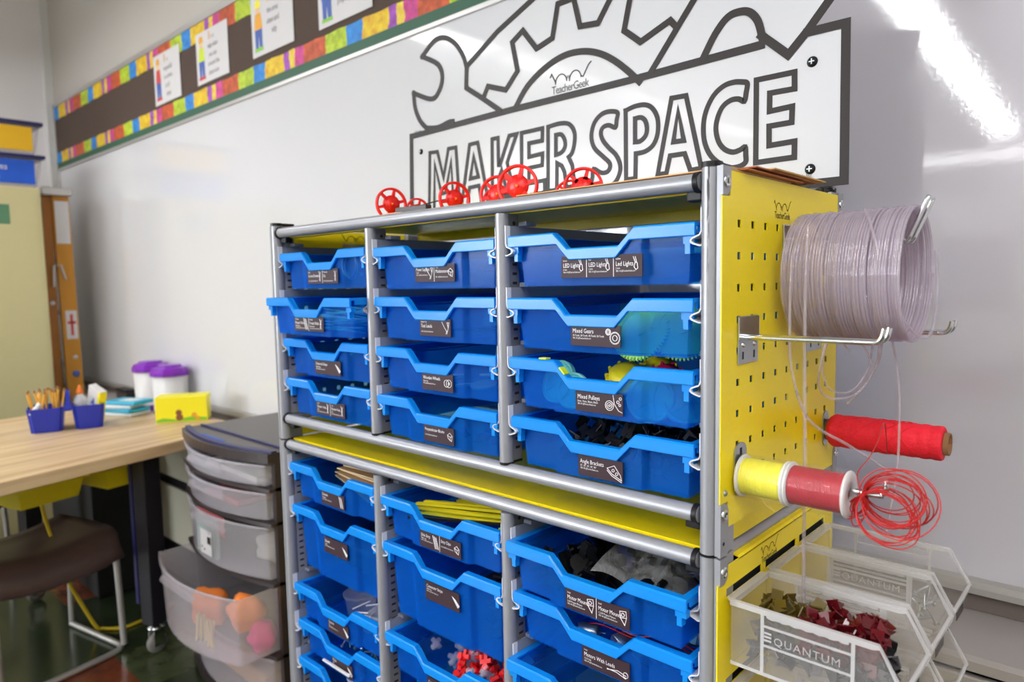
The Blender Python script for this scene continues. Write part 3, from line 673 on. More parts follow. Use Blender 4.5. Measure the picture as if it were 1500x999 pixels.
# ------------------------------------------------------------ trays
def dip(x, top=0.0, depth=.0235, a=.0435, b=.0685):
    ax = abs(x)
    if ax <= a: return top-depth
    if ax >= b: return top
    return top-depth*(b-ax)/(b-a)
def make_tray(h):
    t = thing('storage_tray', 'tray', 'tray')
    hw = .156
    xs = [-hw,-.0685,-.0435,.0435,.0685,hw]
    # front lip: follows the dip, projects forward of the body
    lip = MB()
    topp = [(-hw,0),(-.0685,0),(-.0435,-.0235),(.0435,-.0235),(.0685,0),(hw,0)]
    botp = [(hw,-.0175),(.0615,-.0175),(.0395,-.0400),(-.0395,-.0400),(-.0615,-.0175),(-hw,-.0175)]
    bm = bmesh.new()
    n = len(topp)
    def col(i, y, zoff=0): return [(topp[i][0], y, topp[i][1]+zoff)]
    # solid lip as a strip of hexahedra with a bevelled edge
    y0, y1 = -.002, .0105
    rings = []
    for i in range(n):
        tx, tz = topp[i]; bx, bz = botp[n-1-i]
        rings.append([(tx,y1,tz),(tx,y0+.0022,tz),(tx,y0,tz-.0022),(bx,y0,bz+.0012),(bx,y0+.0010,bz),(bx,y0+.0042,bz),(tx*.5+bx*.5,y0+.0042,tz-.005),(bx,y1,tz-.005)])
    vs = [v for r in rings for v in r]; m = 8; fs = []
    for i in range(n-1):
        for k in range(m): fs.append((i*m+k, i*m+(k+1)%m, (i+1)*m+(k+1)%m, (i+1)*m+k))
    fs += [tuple(range(m))[::-1], tuple((n-1)*m+k for k in range(m))]
    lip.add(vs, fs)
    # side and back rims
    for s in (-1,1):
        lip.box(min(s*hw,s*.146),max(s*hw,s*.146),.0105,.380,-.0045,0)
        lip.box(min(s*hw,s*.1535),max(s*hw,s*.1535),.0105,.380,-.0130,-.0045)
        lip.box(min(s*.1545,s*.1385),max(s*.1545,s*.1385),.002,.012,-.0265,-.0175)
        lip.box(min(s*.1475,s*.1405),max(s*.1475,s*.1405),.003,.013,-.0390,-.0265)
    lip.box(-hw,hw,.368,.380,-.012,0)
    lip.obj('rim', 'blue_rim', t)
    # body shell
    b = bmesh.new()
    k = min(1, h/.09)
    tap = .007 if h < .1 else .012
    def V(x, y, z): return b.verts.new((x, y, z))
    cols = [-.1455,-.0855,-.0775,-.0685,-.0435,.0435,.0685,.0775,.0855,.1455]
    yf = lambda x: .0030 if abs(x) <= .078 else .0120
    def F(x, z):  # tapering towards the floor of the tray
        g = -z/h
        return (x*(1-.045*g*(h/.077)**.5), yf(x)+tap*g*.6, z)
    rows_n = 4
    grid = []
    for x in cols:
        zt = dip(x, -.002); grid.append([V(*F(x, zt+(-h-zt)*j/rows_n)) for j in range(rows_n+1)])
    for i in range(len(cols)-1):
        for j in range(rows_n): b.faces.new((grid[i][j], grid[i+1][j], grid[i+1][j+1], grid[i][j+1]))
    # sides / back / base
    yb = .370
    def sd(s):
        fr = grid[0] if s < 0 else grid[-1]
        bk = []
        for j in range(rows_n+1):
            z = -.002+(-h+.002)*j/rows_n; x, y, z = F(s*.1455, z); bk.append(V(x, yb-tap*(-z/h), z))
        for j in range(rows_n): b.faces.new((fr[j], fr[j+1], bk[j+1], bk[j]))
        return bk
    bl = sd(-1); br = sd(1)
    for j in range(rows_n): b.faces.new((bl[j], bl[j+1], br[j+1], br[j]))
    b.faces.new([grid[i][rows_n] for i in range(len(cols))]+[br[rows_n], bl[rows_n]])
    bmesh.ops.recalc_face_normals(b, faces=b.faces[:])
    bmesh.ops.solidify(b, geom=b.faces[:], thickness=.0018)
    body = MB().from_bm(b); body.obj('body', 'blue_body', t)
    return t
PT = {'s': make_tray(.077), 'd': make_tray(.142)}
used = set()
def label_card(tray, x0, x1, zc, segs, h=.030, y=None):
    """brown sticker with white wording; segs: list of (x offset, [(text, size)], icon)"""
    y = .0020 if y is None else y
    lab = MB().box(x0,x1,y-.0006,y+.0010,zc-h/2,zc+h/2).obj('label', 'label', tray)
    w = MB(); n = len(segs)
    for i, (lines, icon) in enumerate(segs):
        a = x0+(x1-x0)*i/n; b = x0+(x1-x0)*(i+1)/n
        if i: w.box(a-.0004,a+.0004,y-.0010,y-.0007,zc-h/2+.0005,zc+h/2-.0005)
        z = zc+h/2-.0035
        for s, sz in lines:
            z -= sz*.95
            t = text_mesh(s, sz, 0, 1.0, 'LEFT', .80)
            mx = max([v[0] for v in t.v] or [1]); lim = (b-a)*(.92 if sz < .004 else .70)
            k = min(1, lim/mx)
            w.add([(a+.0035+v[0]*k, y-.0009, z+v[1]) for v in t.v], t.f)
            z -= sz*.12
        icx = b-.0095
        L = lambda p, ww=.0007, c=False: stroke(w, [(icx+q[0], zc+q[1]) for q in p], ww, y-.0007, c)
        circ = lambda cx, cz, r, n=12: [(cx+r*math.cos(2*PI*k/n), cz+r*math.sin(2*PI*k/n)) for k in range(n)]
        if icon == 'led': L([(-.004,.011),(-.001,.004),(-.003,-.002),(0,-.006),(.003,-.004),(.002,.003),(-.001,.004)]); L([(-.001,.011),(.001,.004)])
        elif icon == 'gear':
            for cx, cz, r in ((-.010,.006,.0042),(.001,-.002,.0085)):
                pts = []
                for k in range(36): pts.append((cx+(r if k%2 else r*.82)*math.cos(2*PI*k/36), cz+(r if k%2 else r*.82)*math.sin(2*PI*k/36)))
                L(pts, .0007, True); L(circ(cx,cz,r*.45), .0007, True)
        elif icon == 'pulley':
            L(circ(-.012,-.002,.0068), .0007, True); L(circ(-.012,-.002,.0042), .0007, True); L(circ(-.012,-.002,.0015), .0007, True)
            L([(-.006,.013),(-.004,.001),(.003,-.008),(.009,-.010)]); L(circ(.002,.004,.002), .0007, True); L(circ(.006,.009,.0018), .0007, True); L(circ(.005,0,.0016), .0007, True)
        elif icon == 'bracket': L([(-.016,.003),(-.004,.008),(.006,-.004),(.008,-.011),(-.008,-.004),(-.016,.003)]); L(circ(-.006,.001,.002), .0006, True); L(circ(.0,-.003,.002), .0006, True); L([(-.016,.000),(-.008,-.007),(.008,-.0135)])
        elif icon == 'wheel': L(circ(-.006,0,.0062), .0007, True); L(circ(.0,.0,.0066), .0007, True); L(circ(0,0,.002), .0007, True)
        elif icon == 'block': L([(-.006,.003),(0,.007),(.006,.002),(.004,-.007),(-.004,-.003),(-.006,.003)], .0007); L([(-.006,.003),(.001,.000),(.006,.002)]); L([(.001,0),(.0,-.006)])
        elif icon == 'clip': L([(-.012,.010),(-.006,.001),(0,-.006),(-.002,-.010)]); L([(.001,.009),(.004,.0),(0,-.010)]); L([(.004,.0),(.006,.009),(.001,.009)])
        elif icon == 'strips':
            for k in range(3): L([(-.008+k*.004,.011-k*.001),(-.002+k*.004,-.011)], .0011)
        elif icon == 'mount': L([(-.006,.009),(.004,.011),(.005,.002),(-.005,.000),(-.006,.009)]); L([(-.005,0),(.002,-.009),(.005,.002)]); L(circ(-.001,.005,.0025), .0007, True)
        elif icon == 'motor': L([(-.028,-.006),(-.010,-.002),(.004,-.005)]); L([(-.028,-.005),(-.012,-.005),(.003,-.009)]); L(circ(.003,-.004,.004), .0007, True)
        elif icon == 'slats':
            for k in range(5): L([(-.008+k*.002,.008-k*.001),(.006+k*.001,-.009+k*.001)], .0006)
        elif icon == 'tool': L([(-.003,.010),(.001,.001),(-.002,-.009)]); L([(.003,.009),(0,0),(.002,-.010)]); L(circ(0,0,.0018), .0006, True)
    w.obj('label_print', 'white_ink', lab)
SITE = '@TeacherGeek.com'
def T_make(col, row, y, z, kind, label):
    src = PT[kind]
    if kind in used: t = copy_tree(src)
    else: t = src; used.add(kind)
    t.location = (PC[col], y, z); tag(t, label, 'tray', 'translucent blue trays in the storage unit')
    runner(up if z > 1.0 else lo, PX[col], 1, z)
    runner(up if z > 1.0 else lo, PX[col+1], -1, z)
    return t
PC = [-.34,0,.34]
c4 = '1821-10 '+SITE
TR = {}
cols_ = ['left','middle','right']
spec = [
 (2,1,.0,1.410,'s','top tray of right column, label reading LED Lights three times',(-.055,.080,-.0505,[([('Green',.0035),('LED Lights',.0085),('2 Volt',.0035),(c4,.0032)],'led'),([('Red',.0035),('LED Lights',.0085),('2 Volt',.0035),(c4,.0032)],'led'),([('Yellow',.0035),('Led Lights',.0085),('2 Volt',.0035),(c4,.0032)],'led')])),
 (2,2,-.004,1.316,'s','blue tray labelled Mixed Gears holding pale green gears',(-.036,.048,-.0520,[([('Mixed Gears',.0088),('10-Tooth, 20-Tooth, 40-Tooth, 50-Tooth',.0040),('1821-35 '+SITE,.0033)],'gear')])),
 (2,3,-.002,1.225,'s','blue tray labelled Mixed Pulleys with yellow and magenta caps',(-.030,.050,-.0545,[([('Mixed Pulleys',.0088),('5mm, 15mm, 30mm, 50mm',.0040),('1821-36 '+SITE,.0033)],'pulley')])),
 (2,4,.0,1.1325,'s','blue tray labelled Angle Brackets full of black brackets',(-.028,.048,-.0560,[([('Angle Brackets',.0085),('15°, 30°, 45°, 60°, 90°',.0040),('1821-40 '+SITE,.0033)],'bracket')])),
 (2,5,-.018,.9365,'s','blue tray labelled Motor Mounts with black mounts and clear bag',(-.040,.070,-.0560,[([('Large',.0035),('Motor Mounts',.0085),('3-6V Project Motors',.0040),('1821-45 '+SITE,.0033)],'mount'),([('Small',.0035),('Motor Mounts',.0085),('1.5-3V Project Motors',.0040),('1821-46 '+SITE,.0033)],'mount')])),
 (2,6,-.003,.850,'s','blue tray labelled Motors With Leads holding motors and red wire',(-.022,.060,-.0560,[([('Large',.0035),('Motors With Leads',.0085),('1.5-3 Volt',.0040),('1821-47 '+SITE,.0033)],'motor')])),
 (2,7,-.021,.7455,'s','lowest visible tray of right column, almost empty',None),
 (1,1,-.003,1.408,'s','blue tray labelled Power Supplies and Multimeters',(-.040,.062,-.0500,[([('Power Supplies',.0080),('3-12V',.0036),(c4,.0032)],'clip'),([('Digital',.0036),('Multimeters',.0080),('',.0036),(c4,.0032)],'block')])),
 (1,2,-.004,1.317,'s','blue tray labelled Test Leads in middle column',(-.030,.050,-.0520,[([('Alligator Clip',.0036),('Test Leads',.0085),('',.0036),('1821-33 '+SITE,.0033)],'clip')])),
 (1,3,-.004,1.2245,'s','blue tray labelled Wooden Wheels in middle column',(-.028,.052,-.0540,[([('Wooden Wheels',.0080),('50mm dia',.0040),('1821-34 '+SITE,.0033)],'wheel')])),
 (1,4,-.005,1.134,'s','blue tray labelled Perpendicular Blocks in middle column',(-.026,.052,-.0550,[([('Perpendicular Blocks',.0075),('',.0040),('1821-39 '+SITE,.0033)],'block')])),
 (1,5,-.005,.939,'s','blue tray labelled Slide Strip and Stop Clips with yellow strips',(-.046,.062,-.0560,[([('Slide Strip',.0078),('300mm long',.0036),('1821-61 '+SITE,.0033)],'strips'),([('Stop Clips',.0078),('',.0036),('1821-62 '+SITE,.0033)],'block')])),
 (1,6,-.004,.848,'d','tall deep blue tray labelled Connector Strips in middle column',(-.036,.054,-.0600,[([('Connector Strips',.0078),('300mm long',.0036),('1821-63 '+SITE,.0033)],'slats')],.034)),
 (1,7,-.006,.669,'s','lowest middle tray with red and clear connectors',(-.036,.054,-.0600,[([('Connectors',.0078),('1821-64 '+SITE,.0033)],'bracket')])),
 (0,1,-.004,1.411,'s','top tray of left column with loop of wire inside',(-.050,.062,-.0520,[([('Eight',.0045),('Screw Drivers',.0085),('',.004),(c4,.0036)],'tool'),([('Precision',.0050),('Kit',.0085),('',.004),(c4,.0036)],'tool')])),
 (0,2,-.040,1.316,'s','blue tray pulled furthest forward in left column',(-.048,.060,-.0520,[([('Wooden',.0045),('Project Sticks',.0080),('150mm long',.0045),('1821-50 '+SITE,.0036)],'strips'),([('Wooden',.0045),('Project Sticks',.0080),('300mm long',.0045),('1821-51 '+SITE,.0036)],'tool')])),
 (0,3,-.004,1.226,'s','third tray down of left column, label mostly wording',(-.036,.058,-.0540,[([('Universal Strips',.0085),('300mm long',.0045),('1821-52 '+SITE,.0036)],'slats')])),
 (0,4,-.002,1.138,'s','fourth tray down of left column with dark green bits',(-.040,.064,-.0530,[([('Small',.0045),('Marker Hubs',.0078),('5mm',.0045),('1821-53 '+SITE,.0036)],'tool'),([('Large',.0045),('Marker Hubs',.0078),('5mm',.0045),('1821-54 '+SITE,.0036)],'tool')])),
 (0,5,-.003,.947,'s','blue tray holding pale wooden sheets, left column',(-.034,.050,-.0540,[([('Dowels',.0085),('Wooden',.0045),('1821-55 '+SITE,.0036)],'strips')])),
 (0,6,-.001,.850,'d','tall deep blue tray of left column with dark inside',(-.034,.052,-.0620,[([('Sheets',.0085),('Large',.0045),('1821-56 '+SITE,.0036)],'slats')],.034)),
 (0,7,-.005,.668,'s','blue tray with clear cup and scraps, below left deep tray',(-.026,.050,-.0540,[([('Screws',.0085),('M3',.0045),('1821-57 '+SITE,.0036)],'slats')])),
 (0,8,.001,.580,'s','blue tray full of small green and silver screws',(-.026,.050,-.0540,[([('Nuts',.0085),('M3',.0045),('1821-58 '+SITE,.0036)],'slats')])),
 (0,9,-.002,.492,'s','lowest visible left tray holding a small white cup',None),
]
for c, r, y, z, k, lab, card in spec: TR[(c,r)] = T_make(c, r, y, z, k, lab)
for c, r, y, z, k, lab, card in spec:
    if card: label_card(TR[(c,r)], *card[:4], card[4] if len(card) > 4 else .030)

# ------------------------------------------------------------ small contents
TZ = {k: (PC[k[0]], TR[k].location.y, TR[k].location.z) for k in TR}
def put(me, name, mat, loc, rot, label, cat, group=None):
    o = bpy.data.objects.new(name, me); COL.objects.link(o); o.location = loc; o.rotation_euler = rot
    if not me.materials: me.materials.append(M[mat])
    return tag(o, label, cat, group)
def holed(mb, spots, r, z, n=8):
    for x, y in spots: mb.lathe([(r*.55,z),(r,z),(r,z+.0004)], (x,y,0), 'z', n, False)
    return mb
def bracket_mesh(s=1.0, th=.0018):
    mb = MB()
    mb.prism([(0,0),(.022*s,0),(.022*s,th),(th,th),(th,.018*s),(0,.018*s)], -.007*s, .007*s, 'y')
    mb.lathe([(.0030*s,-.0004),(.0030*s,th+.0004)], (.010*s,0,0), 'z', 8)
    mb.lathe([(.0022*s,-.0004),(.0022*s,th+.0004)], (.017*s,0,0), 'z', 8)
    mb.prism([(th,th),(.010*s,th),(th,.010*s)], -.0008, .0008, 'y')
    mb.v = [(v[0]-.010*s, v[1], v[2]-.004*s) for v in mb.v]
    return mb.mesh('bracket')
def heap(key, n, me, name, mat, label, cat, group, top=-.030, bottom=-.068, xr=(-.115,.115), yr=(.035,.30), flat=.6):
    cx, cy, cz = TZ[key]
    for i in range(n):
        f = i/max(1, n-1)
        z = cz+bottom+(top-bottom)*f+random.uniform(-.004,.004)
        put(me, name, mat, (cx+random.uniform(*xr), cy+random.uniform(*yr), z),
            (random.uniform(-flat,flat)*2, random.uniform(-flat,flat)*2, random.uniform(0,6.28)), label, cat, group)
heap((2,4),120,bracket_mesh(1.15),'angle_bracket','charcoal','small black angle bracket heaped in the Angle Brackets tray','bracket','black angle brackets in their tray',top=-.018)

# green gears
def gear_mesh(r, n, th=.005):
    mb = MB(); pts = []
    for k in range(n*4):
        a = 2*PI*k/(n*4); rr = r if k%4 in (1,2) else r*.90
        pts.append((rr*math.cos(a), rr*math.sin(a)))
    inner = [(r*.74*math.cos(2*PI*k/(n*4)), r*.74*math.sin(2*PI*k/(n*4))) for k in range(n*4)]
    m = n*4
    vs = [(p[0],p[1],z) for z in (-th/2,th/2) for p in pts+inner]
    fs = []
    for k in range(m):
        j = (k+1)%m
        fs += [(k,j,m+j,m+k), (2*m+k,3*m+k,3*m+j,2*m+j), (k,2*m+k,2*m+j,j), (m+k,m+j,3*m+j,3*m+k)]
    mb.add(vs, fs)
    mb.lathe([(r*.76,-th*.22),(r*.76,th*.22)], seg=m)
    mb.lathe([(.006,-th*.8),(.006,th*.8)], seg=16)
    mb.lathe([(.0022,-th*.85),(.0022,th*.85)], seg=8)
    return mb.mesh('gear')
gm = {40: gear_mesh(.036,40), 50: gear_mesh(.043,50), 20: gear_mesh(.021,20)}
cx, cy, cz = TZ[(2,2)]
for i, (n, x, y, z, rx, rz, lab) in enumerate([
  (50,.108,.060,-.044,1.25,.35,'largest pale green toothed gear standing at right of its tray'),
  (50,.052,.046,-.048,1.10,.05,'pale green gear leaning on front behind Mixed Gears label end'),
  (40,.020,.100,-.052,.50,.2,'pale green gear lying back under the first leaning gear'),
  (40,.085,.120,-.048,.30,.8,'pale green gear lying flat at tray right rear'),
  (50,.100,.19,-.050,.15,.3,'pale green gear flat near the back of its tray'),
  (20,-.030,.150,-.062,.1,.3,'small pale green gear on the floor of the gear tray')]):
    put(gm[n], 'gear', 'gear_green', (cx+x, cy+y, cz+z), (rx,0,rz), lab, 'gear', 'pale green gears in the Mixed Gears tray')
# pulleys
def pulley_mesh(r, th=.008, spokes=5):
    mb = MB().lathe([(r*.82,-th*.3),(r,-th*.5),(r,-th*.35),(r*.93,0),(r,th*.35),(r,th*.5),(r*.82,th*.3),(r*.82,-th*.3)], seg=36)
    mb.lathe([(.006,-th*.5),(.006,th*.5)], seg=16); mb.lathe([(r*.84,-th*.12),(r*.84,th*.12)], seg=36)
    for k in range(spokes):
        a = 2*PI*k/spokes; i0 = len(mb.v); mb.box(.004,r*.86,-.003,.003,-th*.3,th*.3); mb.xf(Matrix.Rotation(a,4,'Z'), i0)
    return mb.mesh('pulley')
pm = {35: pulley_mesh(.034), 30: pulley_mesh(.028), 20: pulley_mesh(.020)}
cx, cy, cz = TZ[(2,3)]
for r, x, y, z, rx, rz, lab in [
  (35,-.100,.050,-.040,1.2,-.2,'large pale teal pulley leaning at the left of its tray'),
  (30,-.066,.042,-.050,1.35,.1,'teal pulley standing behind the left of the pulley label'),
  (35,.070,.040,-.048,1.3,.2,'pale teal pulley leaning at right behind clear tray front'),
  (35,.115,.060,-.050,1.0,.5,'pale teal pulley at the far right of the pulley tray'),
  (30,.100,.110,-.058,.2,0,'pale teal pulley lying flat at tray right'),
  (20,-.02,.08,-.060,.15,0,'small teal pulley flat on the tray floor')]:
    put(pm[r], 'pulley', 'teal_pulley', (cx+x, cy+y, cz+z), (rx,0,rz), lab, 'pulley', 'pale teal pulleys in their tray')
def cap_mesh(r, h):
    mb = MB().lathe([(0,h),(r*.5,h),(r*.85,h*.85),(r,h*.3),(r*1.12,h*.28),(r*1.12,0),(r*.9,0),(r*.8,h*.7),(0,h*.8)], seg=20)
    for k in range(10):
        a = 2*PI*k/10; mb.box(r*1.0*math.cos(a)-.002, r*1.0*math.cos(a)+.002, r*1.0*math.sin(a)-.002, r*1.0*math.sin(a)+.002, 0, h*.8)
    return mb.mesh('cap')
cyl = cap_mesh(.028,.022); cyl2 = cap_mesh(.024,.020)
for me, mat, x, y, z, rot, lab in [
  (cyl,'bin_yellow',.005,.080,-.034,(.5,.2,0),'olive yellow plastic cap nearest in the Mixed Pulleys tray'),
  (cyl.copy(),'bin_yellow',.030,.130,-.030,(1.2,.1,.4),'yellow plastic cap standing on edge behind another'),
  (cyl2,'magenta',.062,.095,-.032,(.7,.5,0),'magenta plastic cap in the middle of the pulley tray'),
  (cyl2.copy(),'magenta',.105,.150,-.036,(.2,.1,0),'magenta plastic cap at the right rear of pulley tray'),
  (cyl2.copy(),'magenta',.125,.110,-.036,(.3,-.2,1),'magenta plastic cap against tray right side')]:
    put(me, 'pulley_cap', mat, (cx+x, cy+y, cz+z), rot, lab, 'cap')  # plastic caps lying among the pulleys
for x, z, lab in ((-.088,.0012,'small yellow tab clipped on tray rim'),(-.052,-.0145,'small yellow tab stuck in the rim slope')):
    put(MB().bbox(-.007,.007,-.003,.008,-.001,.0016,.0005).mesh('tab'), 'rim_tab', 'lime', (cx+x, cy, cz+z), (0, 0 if x < -.08 else .75, 0), lab, 'tab')
# black motor mounts and bag in tray 5
def mount_mesh():
    mb = MB(); pts = [(-.022,-.004),(.022,-.004),(.022,.004),(.014,.006),(.012,.016),(.006,.022),(-.006,.022),(-.012,.016),(-.014,.006),(-.022,.004)]
    mb.prism(pts, -.002, .002, 'y'); mb.box(-.022,.022,-.010,.010,-.006,-.003)
    mb.lathe([(.006,-.003),(.006,.003)], (0,0,.012), 'y', 12)
    return mb.mesh('mount')
heap((2,5),70,mount_mesh(),'motor_mount','soft_black','black plastic motor mount heaped in the Motor Mounts tray','motor mount','black motor mounts in their tray',top=-.024,xr=(-.11,.115),flat=.5)
cx, cy, cz = TZ[(2,5)]
def arm_mesh():
    mb = MB(); mb.prism([(-.006,0),(.006,0),(.005,.045),(.010,.052),(.008,.060),(-.002,.062),(-.008,.055),(-.006,.045)], -.0025, .0025, 'y')
    mb.lathe([(.0045,-.004),(.0045,.004)], (.001,0,.054), 'y', 12); return mb.mesh('arm')
put(arm_mesh(),'motor_bracket','soft_black',(cx-.060,cy+.05,cz-.045),(0,.35,.3),'black arm sticking up at left of motor mount heap','bracket')
put(arm_mesh(),'motor_bracket','soft_black',(cx-.025,cy+.07,cz-.050),(.2,-.3,.6),'shorter black arm behind the first, over motor mounts','bracket')
def bag_mesh(L, W, H, seed, nx=16, ny=12):
    rnd = random.Random(seed); bm = bmesh.new(); g = {}
    for k, s in ((0,1),(1,-1)):
        for i in range(nx+1):
            for j in range(ny+1):
                u, v = i/nx, j/ny; e = math.sin(PI*u)**.5*math.sin(PI*v)**.5 if 0 < u < 1 and 0 < v < 1 else 0
                if k and (i, j, 0) in g and e == 0: g[(i,j,1)] = g[(i,j,0)]; continue
                z = s*H*.5*e+(rnd.uniform(-.2,.2)*H*e)
                g[(i,j,k)] = bm.verts.new(((u-.5)*L+rnd.uniform(-.02,.02)*L*e, (v-.5)*W+rnd.uniform(-.02,.02)*W*e, z+.006*math.sin(u*9+v*4)))
        for i in range(nx):
            for j in range(ny):
                q = [g[(i,j,k)], g[(i+1,j,k)], g[(i+1,j+1,k)], g[(i,j+1,k)]]
                try: bm.faces.new(q if s > 0 else q[::-1])
                except ValueError: pass
    bmesh.ops.recalc_face_normals(bm, faces=bm.faces[:]); return MB().from_bm(bm).mesh('bag')
put(bag_mesh(.15,.14,.030,3),'plastic_bag','bag',(cx+.055,cy+.10,cz-.016),(.1,.12,.15),'crumpled clear plastic bag lying on the black motor mounts','plastic bag')
# motors with leads
def motor_mesh():
    mb = MB().lathe([(.004,-.017),(.010,-.016),(.012,-.014),(.012,.012),(.010,.014),(.003,.014),(.003,.017),(.001,.017),(.001,.025)], axis='x', seg=18)
    mb.box(-.018,-.010,-.006,.006,-.009,.009); return mb.mesh('motor')
cx, cy, cz = TZ[(2,6)]; mo = motor_mesh()
for i, (x, y, rz) in enumerate([(-.045,.050,.4),(.010,.060,1.2),(.055,.048,-.3),(.10,.06,.2),(-.01,.13,2),(.05,.14,.6),(.10,.13,1.4)]):
    put(mo,'small_motor','zinc',(cx+x,cy+y,cz-.048+.012*(i>3)),(.2,0,rz),'small silver electric motor in the Motors With Leads tray','motor','small motors in their tray')
for k in range(5):
    p = [(-.055+.02*k,.05+.01*k,-.045),(-.02,.045+.012*k,-.028),(.03,.055+.01*k,-.036+.004*k),(.075,.05+.012*k,-.030),(.125,.06+.01*k,-.040)]
    p = smooth_line([(cx+a,cy+b+random.uniform(-.01,.01),cz+c+random.uniform(-.004,.006)) for a,b,c in p],False,6)
    tag(MB().tube(p,.0011,6).obj('motor_lead','wire_loose' if k < 3 else 'black'),'thin %s lead lying over the motors in tray' % ('red' if k<3 else 'black'),'wire','leads over the motors')
# stray black block in tray 7
cx, cy, cz = TZ[(2,7)]
put(MB().bbox(-.03,.03,-.02,.02,0,.03,.003).bbox(-.02,.02,-.012,.012,.0301,.036,.002).mesh('blk'),'battery_box','black',(cx+.09,cy+.10,cz-.072),(0,0,.3),'black battery box in the corner of almost empty tray','battery box')
# led packs in tray 1
cx, cy, cz = TZ[(2,1)]
for i in range(5): put(bag_mesh(.06,.045,.008,30+i,8,6),'led_pack','bag',(cx+.02+.022*i,cy+.05+.02*(i%3),cz-.066+.004*i),(0,.05,i*.8),'small clear pack at the bottom of the LED tray','pack','clear packs in the LED tray')
# few bits in middle trays
def bits(key, n, mat, name, label, cat, group, me, **k): heap(key, n, me, name, mat, label, cat, group, **k)
bits((1,4),26,'charcoal','hole_block','small black block at the right of Perpendicular Blocks tray','block','black blocks in their tray',MB().bbox(-.008,.008,-.006,.006,-.006,.006,.001).mesh('b'),top=-.030,xr=(.03,.12))
bits((1,3),10,'pale_wood','wooden_disc','wooden wheel lying in the Wooden Wheels tray','wheel','wooden wheels in their tray',MB().lathe([(.003,-.002),(.024,-.002),(.024,.002),(.003,.002)],seg=24).mesh('w'),top=-.058,flat=.1)
cx, cy, cz = TZ[(1,2)]
for k in range(4):
    p = smooth_line([(cx-.08+.03*k,cy+.10,cz-.068),(cx-.02,cy+.06+.03*k,cz-.060),(cx+.06,cy+.12,cz-.066),(cx+.09,cy+.20-.02*k,cz-.06),(cx,cy+.25,cz-.068)],False,6)
    tag(MB().tube(p,.0015,6).obj('test_lead','black'),'thin black test lead curled in Test Leads tray','wire','test leads in their tray')
cx, cy, cz = TZ[(1,1)]
put(MB().bbox(-.05,.05,-.035,.035,0,.03,.004).mesh('ps'),'power_supply','black',(cx-.03,cy+.20,cz-.0745),(0,0,.1),'black power supply box inside top middle tray','power supply')
# yellow slide strips in tray M5
cx, cy, cz = TZ[(1,5)]
for i in range(18):
    mat = 'bin_yellow' if i%3 else 'black'
    me = MB().prism([(-.004,-.0025),(.004,-.0025),(.0045,.0025),(.002,.0025),(.002,0),(-.002,0),(-.002,.0025),(-.0045,.0025)],-.125,.125,'y').mesh('strip')
    put(me,'slide_strip',mat,(cx+.02+.006*(i%8),cy+.07+.016*(i%8)+.008*(i//8),cz-.032+.009*(i//8)+.002*(i%3)),(0,random.uniform(-.3,.3),-1.15+random.uniform(-.10,.10)),
        ('yellow' if mat!='black' else 'black')+' plastic slide strip laid across the Slide Strip tray','strip','slide strips in their tray')
for i in range(5): put(MB().bbox(-.004,.004,-.004,.004,-.003,.003,.001).mesh('c'),'stop_clip','lime',(cx+.085+.008*i,cy+.05+.02*(i%2),cz-.030),(.2,.1,i),'tiny yellow stop clip at right end of strip tray','clip','stop clips in the strip tray')
# black connector strips in deep tray
cx, cy, cz = TZ[(1,6)]
for i in range(10):
    mb = MB().box(-.012,.012,-.11,.11,-.002,.002); 
    for k in range(9): mb.lathe([(.003,-.0024),(.003,.0024)],(0,-.1+.025*k,0),'z',8)
    put(mb.mesh('cs'),'connector_strip','black',(cx+.085-.006*(i%3),cy+.17,cz-.134+.0125*i),(0,.1*((i%3)-1),.1*((i%2)-.5)),'flat black perforated connector strip stacked in deep tray','strip','black connector strips in the deep tray')
# red and clear connectors
def conn_mesh():
    mb = MB().bbox(-.014,.014,-.004,.004,-.003,.003,.0008); mb.bbox(-.004,.004,-.012,.012,-.003,.003,.0008); mb.lathe([(.006,-.005),(.006,.005)],(.010,0,0),'z',12); return mb.mesh('conn')
cr_, cc_ = conn_mesh(), conn_mesh()
heap((1,7),80,cr_,'connector','red','small red plastic connector heaped in lowest middle tray','connector','red connectors in the lowest middle tray',top=-.012,xr=(-.02,.12))
heap((1,7),60,cc_,'connector','frosted','small clear plastic connector heaped in lowest middle tray','connector','clear connectors in the lowest middle tray',top=-.012,xr=(-.10,.10))
# left column
cx, cy, cz = TZ[(0,1)]
tag(MB().tube([(cx+.0+.026*math.cos(a*PI/10),cy+.07,cz-.028+.026*math.sin(a*PI/10)) for a in range(20)],.0013,6,True).tube([(cx+.0+.024*math.cos(a*PI/10),cy+.075,cz-.032+.026*math.sin(a*PI/10)) for a in range(20)],.0013,6,True).obj('wire_loop','zinc'),'loop of thin grey wire in the top left tray','wire')
cx, cy, cz = TZ[(0,2)]
for i in range(22):
    put(MB().box(-.11,.11,-.003,.003,-.001,.001).mesh('st'),'project_stick','white_pack' if i%2 else 'teal_pulley',(cx+.01+random.uniform(-.01,.01),cy+.03+.012*(i%12),cz-.062+.007*(i//4)),(random.uniform(-.3,.3),random.uniform(-.10,.10),random.uniform(-.15,.15)),'thin pale stick in the left tray pulled furthest forward','stick','pale sticks in the left tray')
heap((0,4),30,bracket_mesh(.7),'marker_hub','gold','tiny dark green hub in the fourth left tray','hub','dark hubs in the fourth left tray',top=-.024,xr=(-.05,.11))
heap((0,3),8,bracket_mesh(.8),'dark_hub','black','small dark part inside the third left tray','hub','dark parts in the third left tray',top=-.040,xr=(-.05,.11))
cx, cy, cz = TZ[(0,5)]
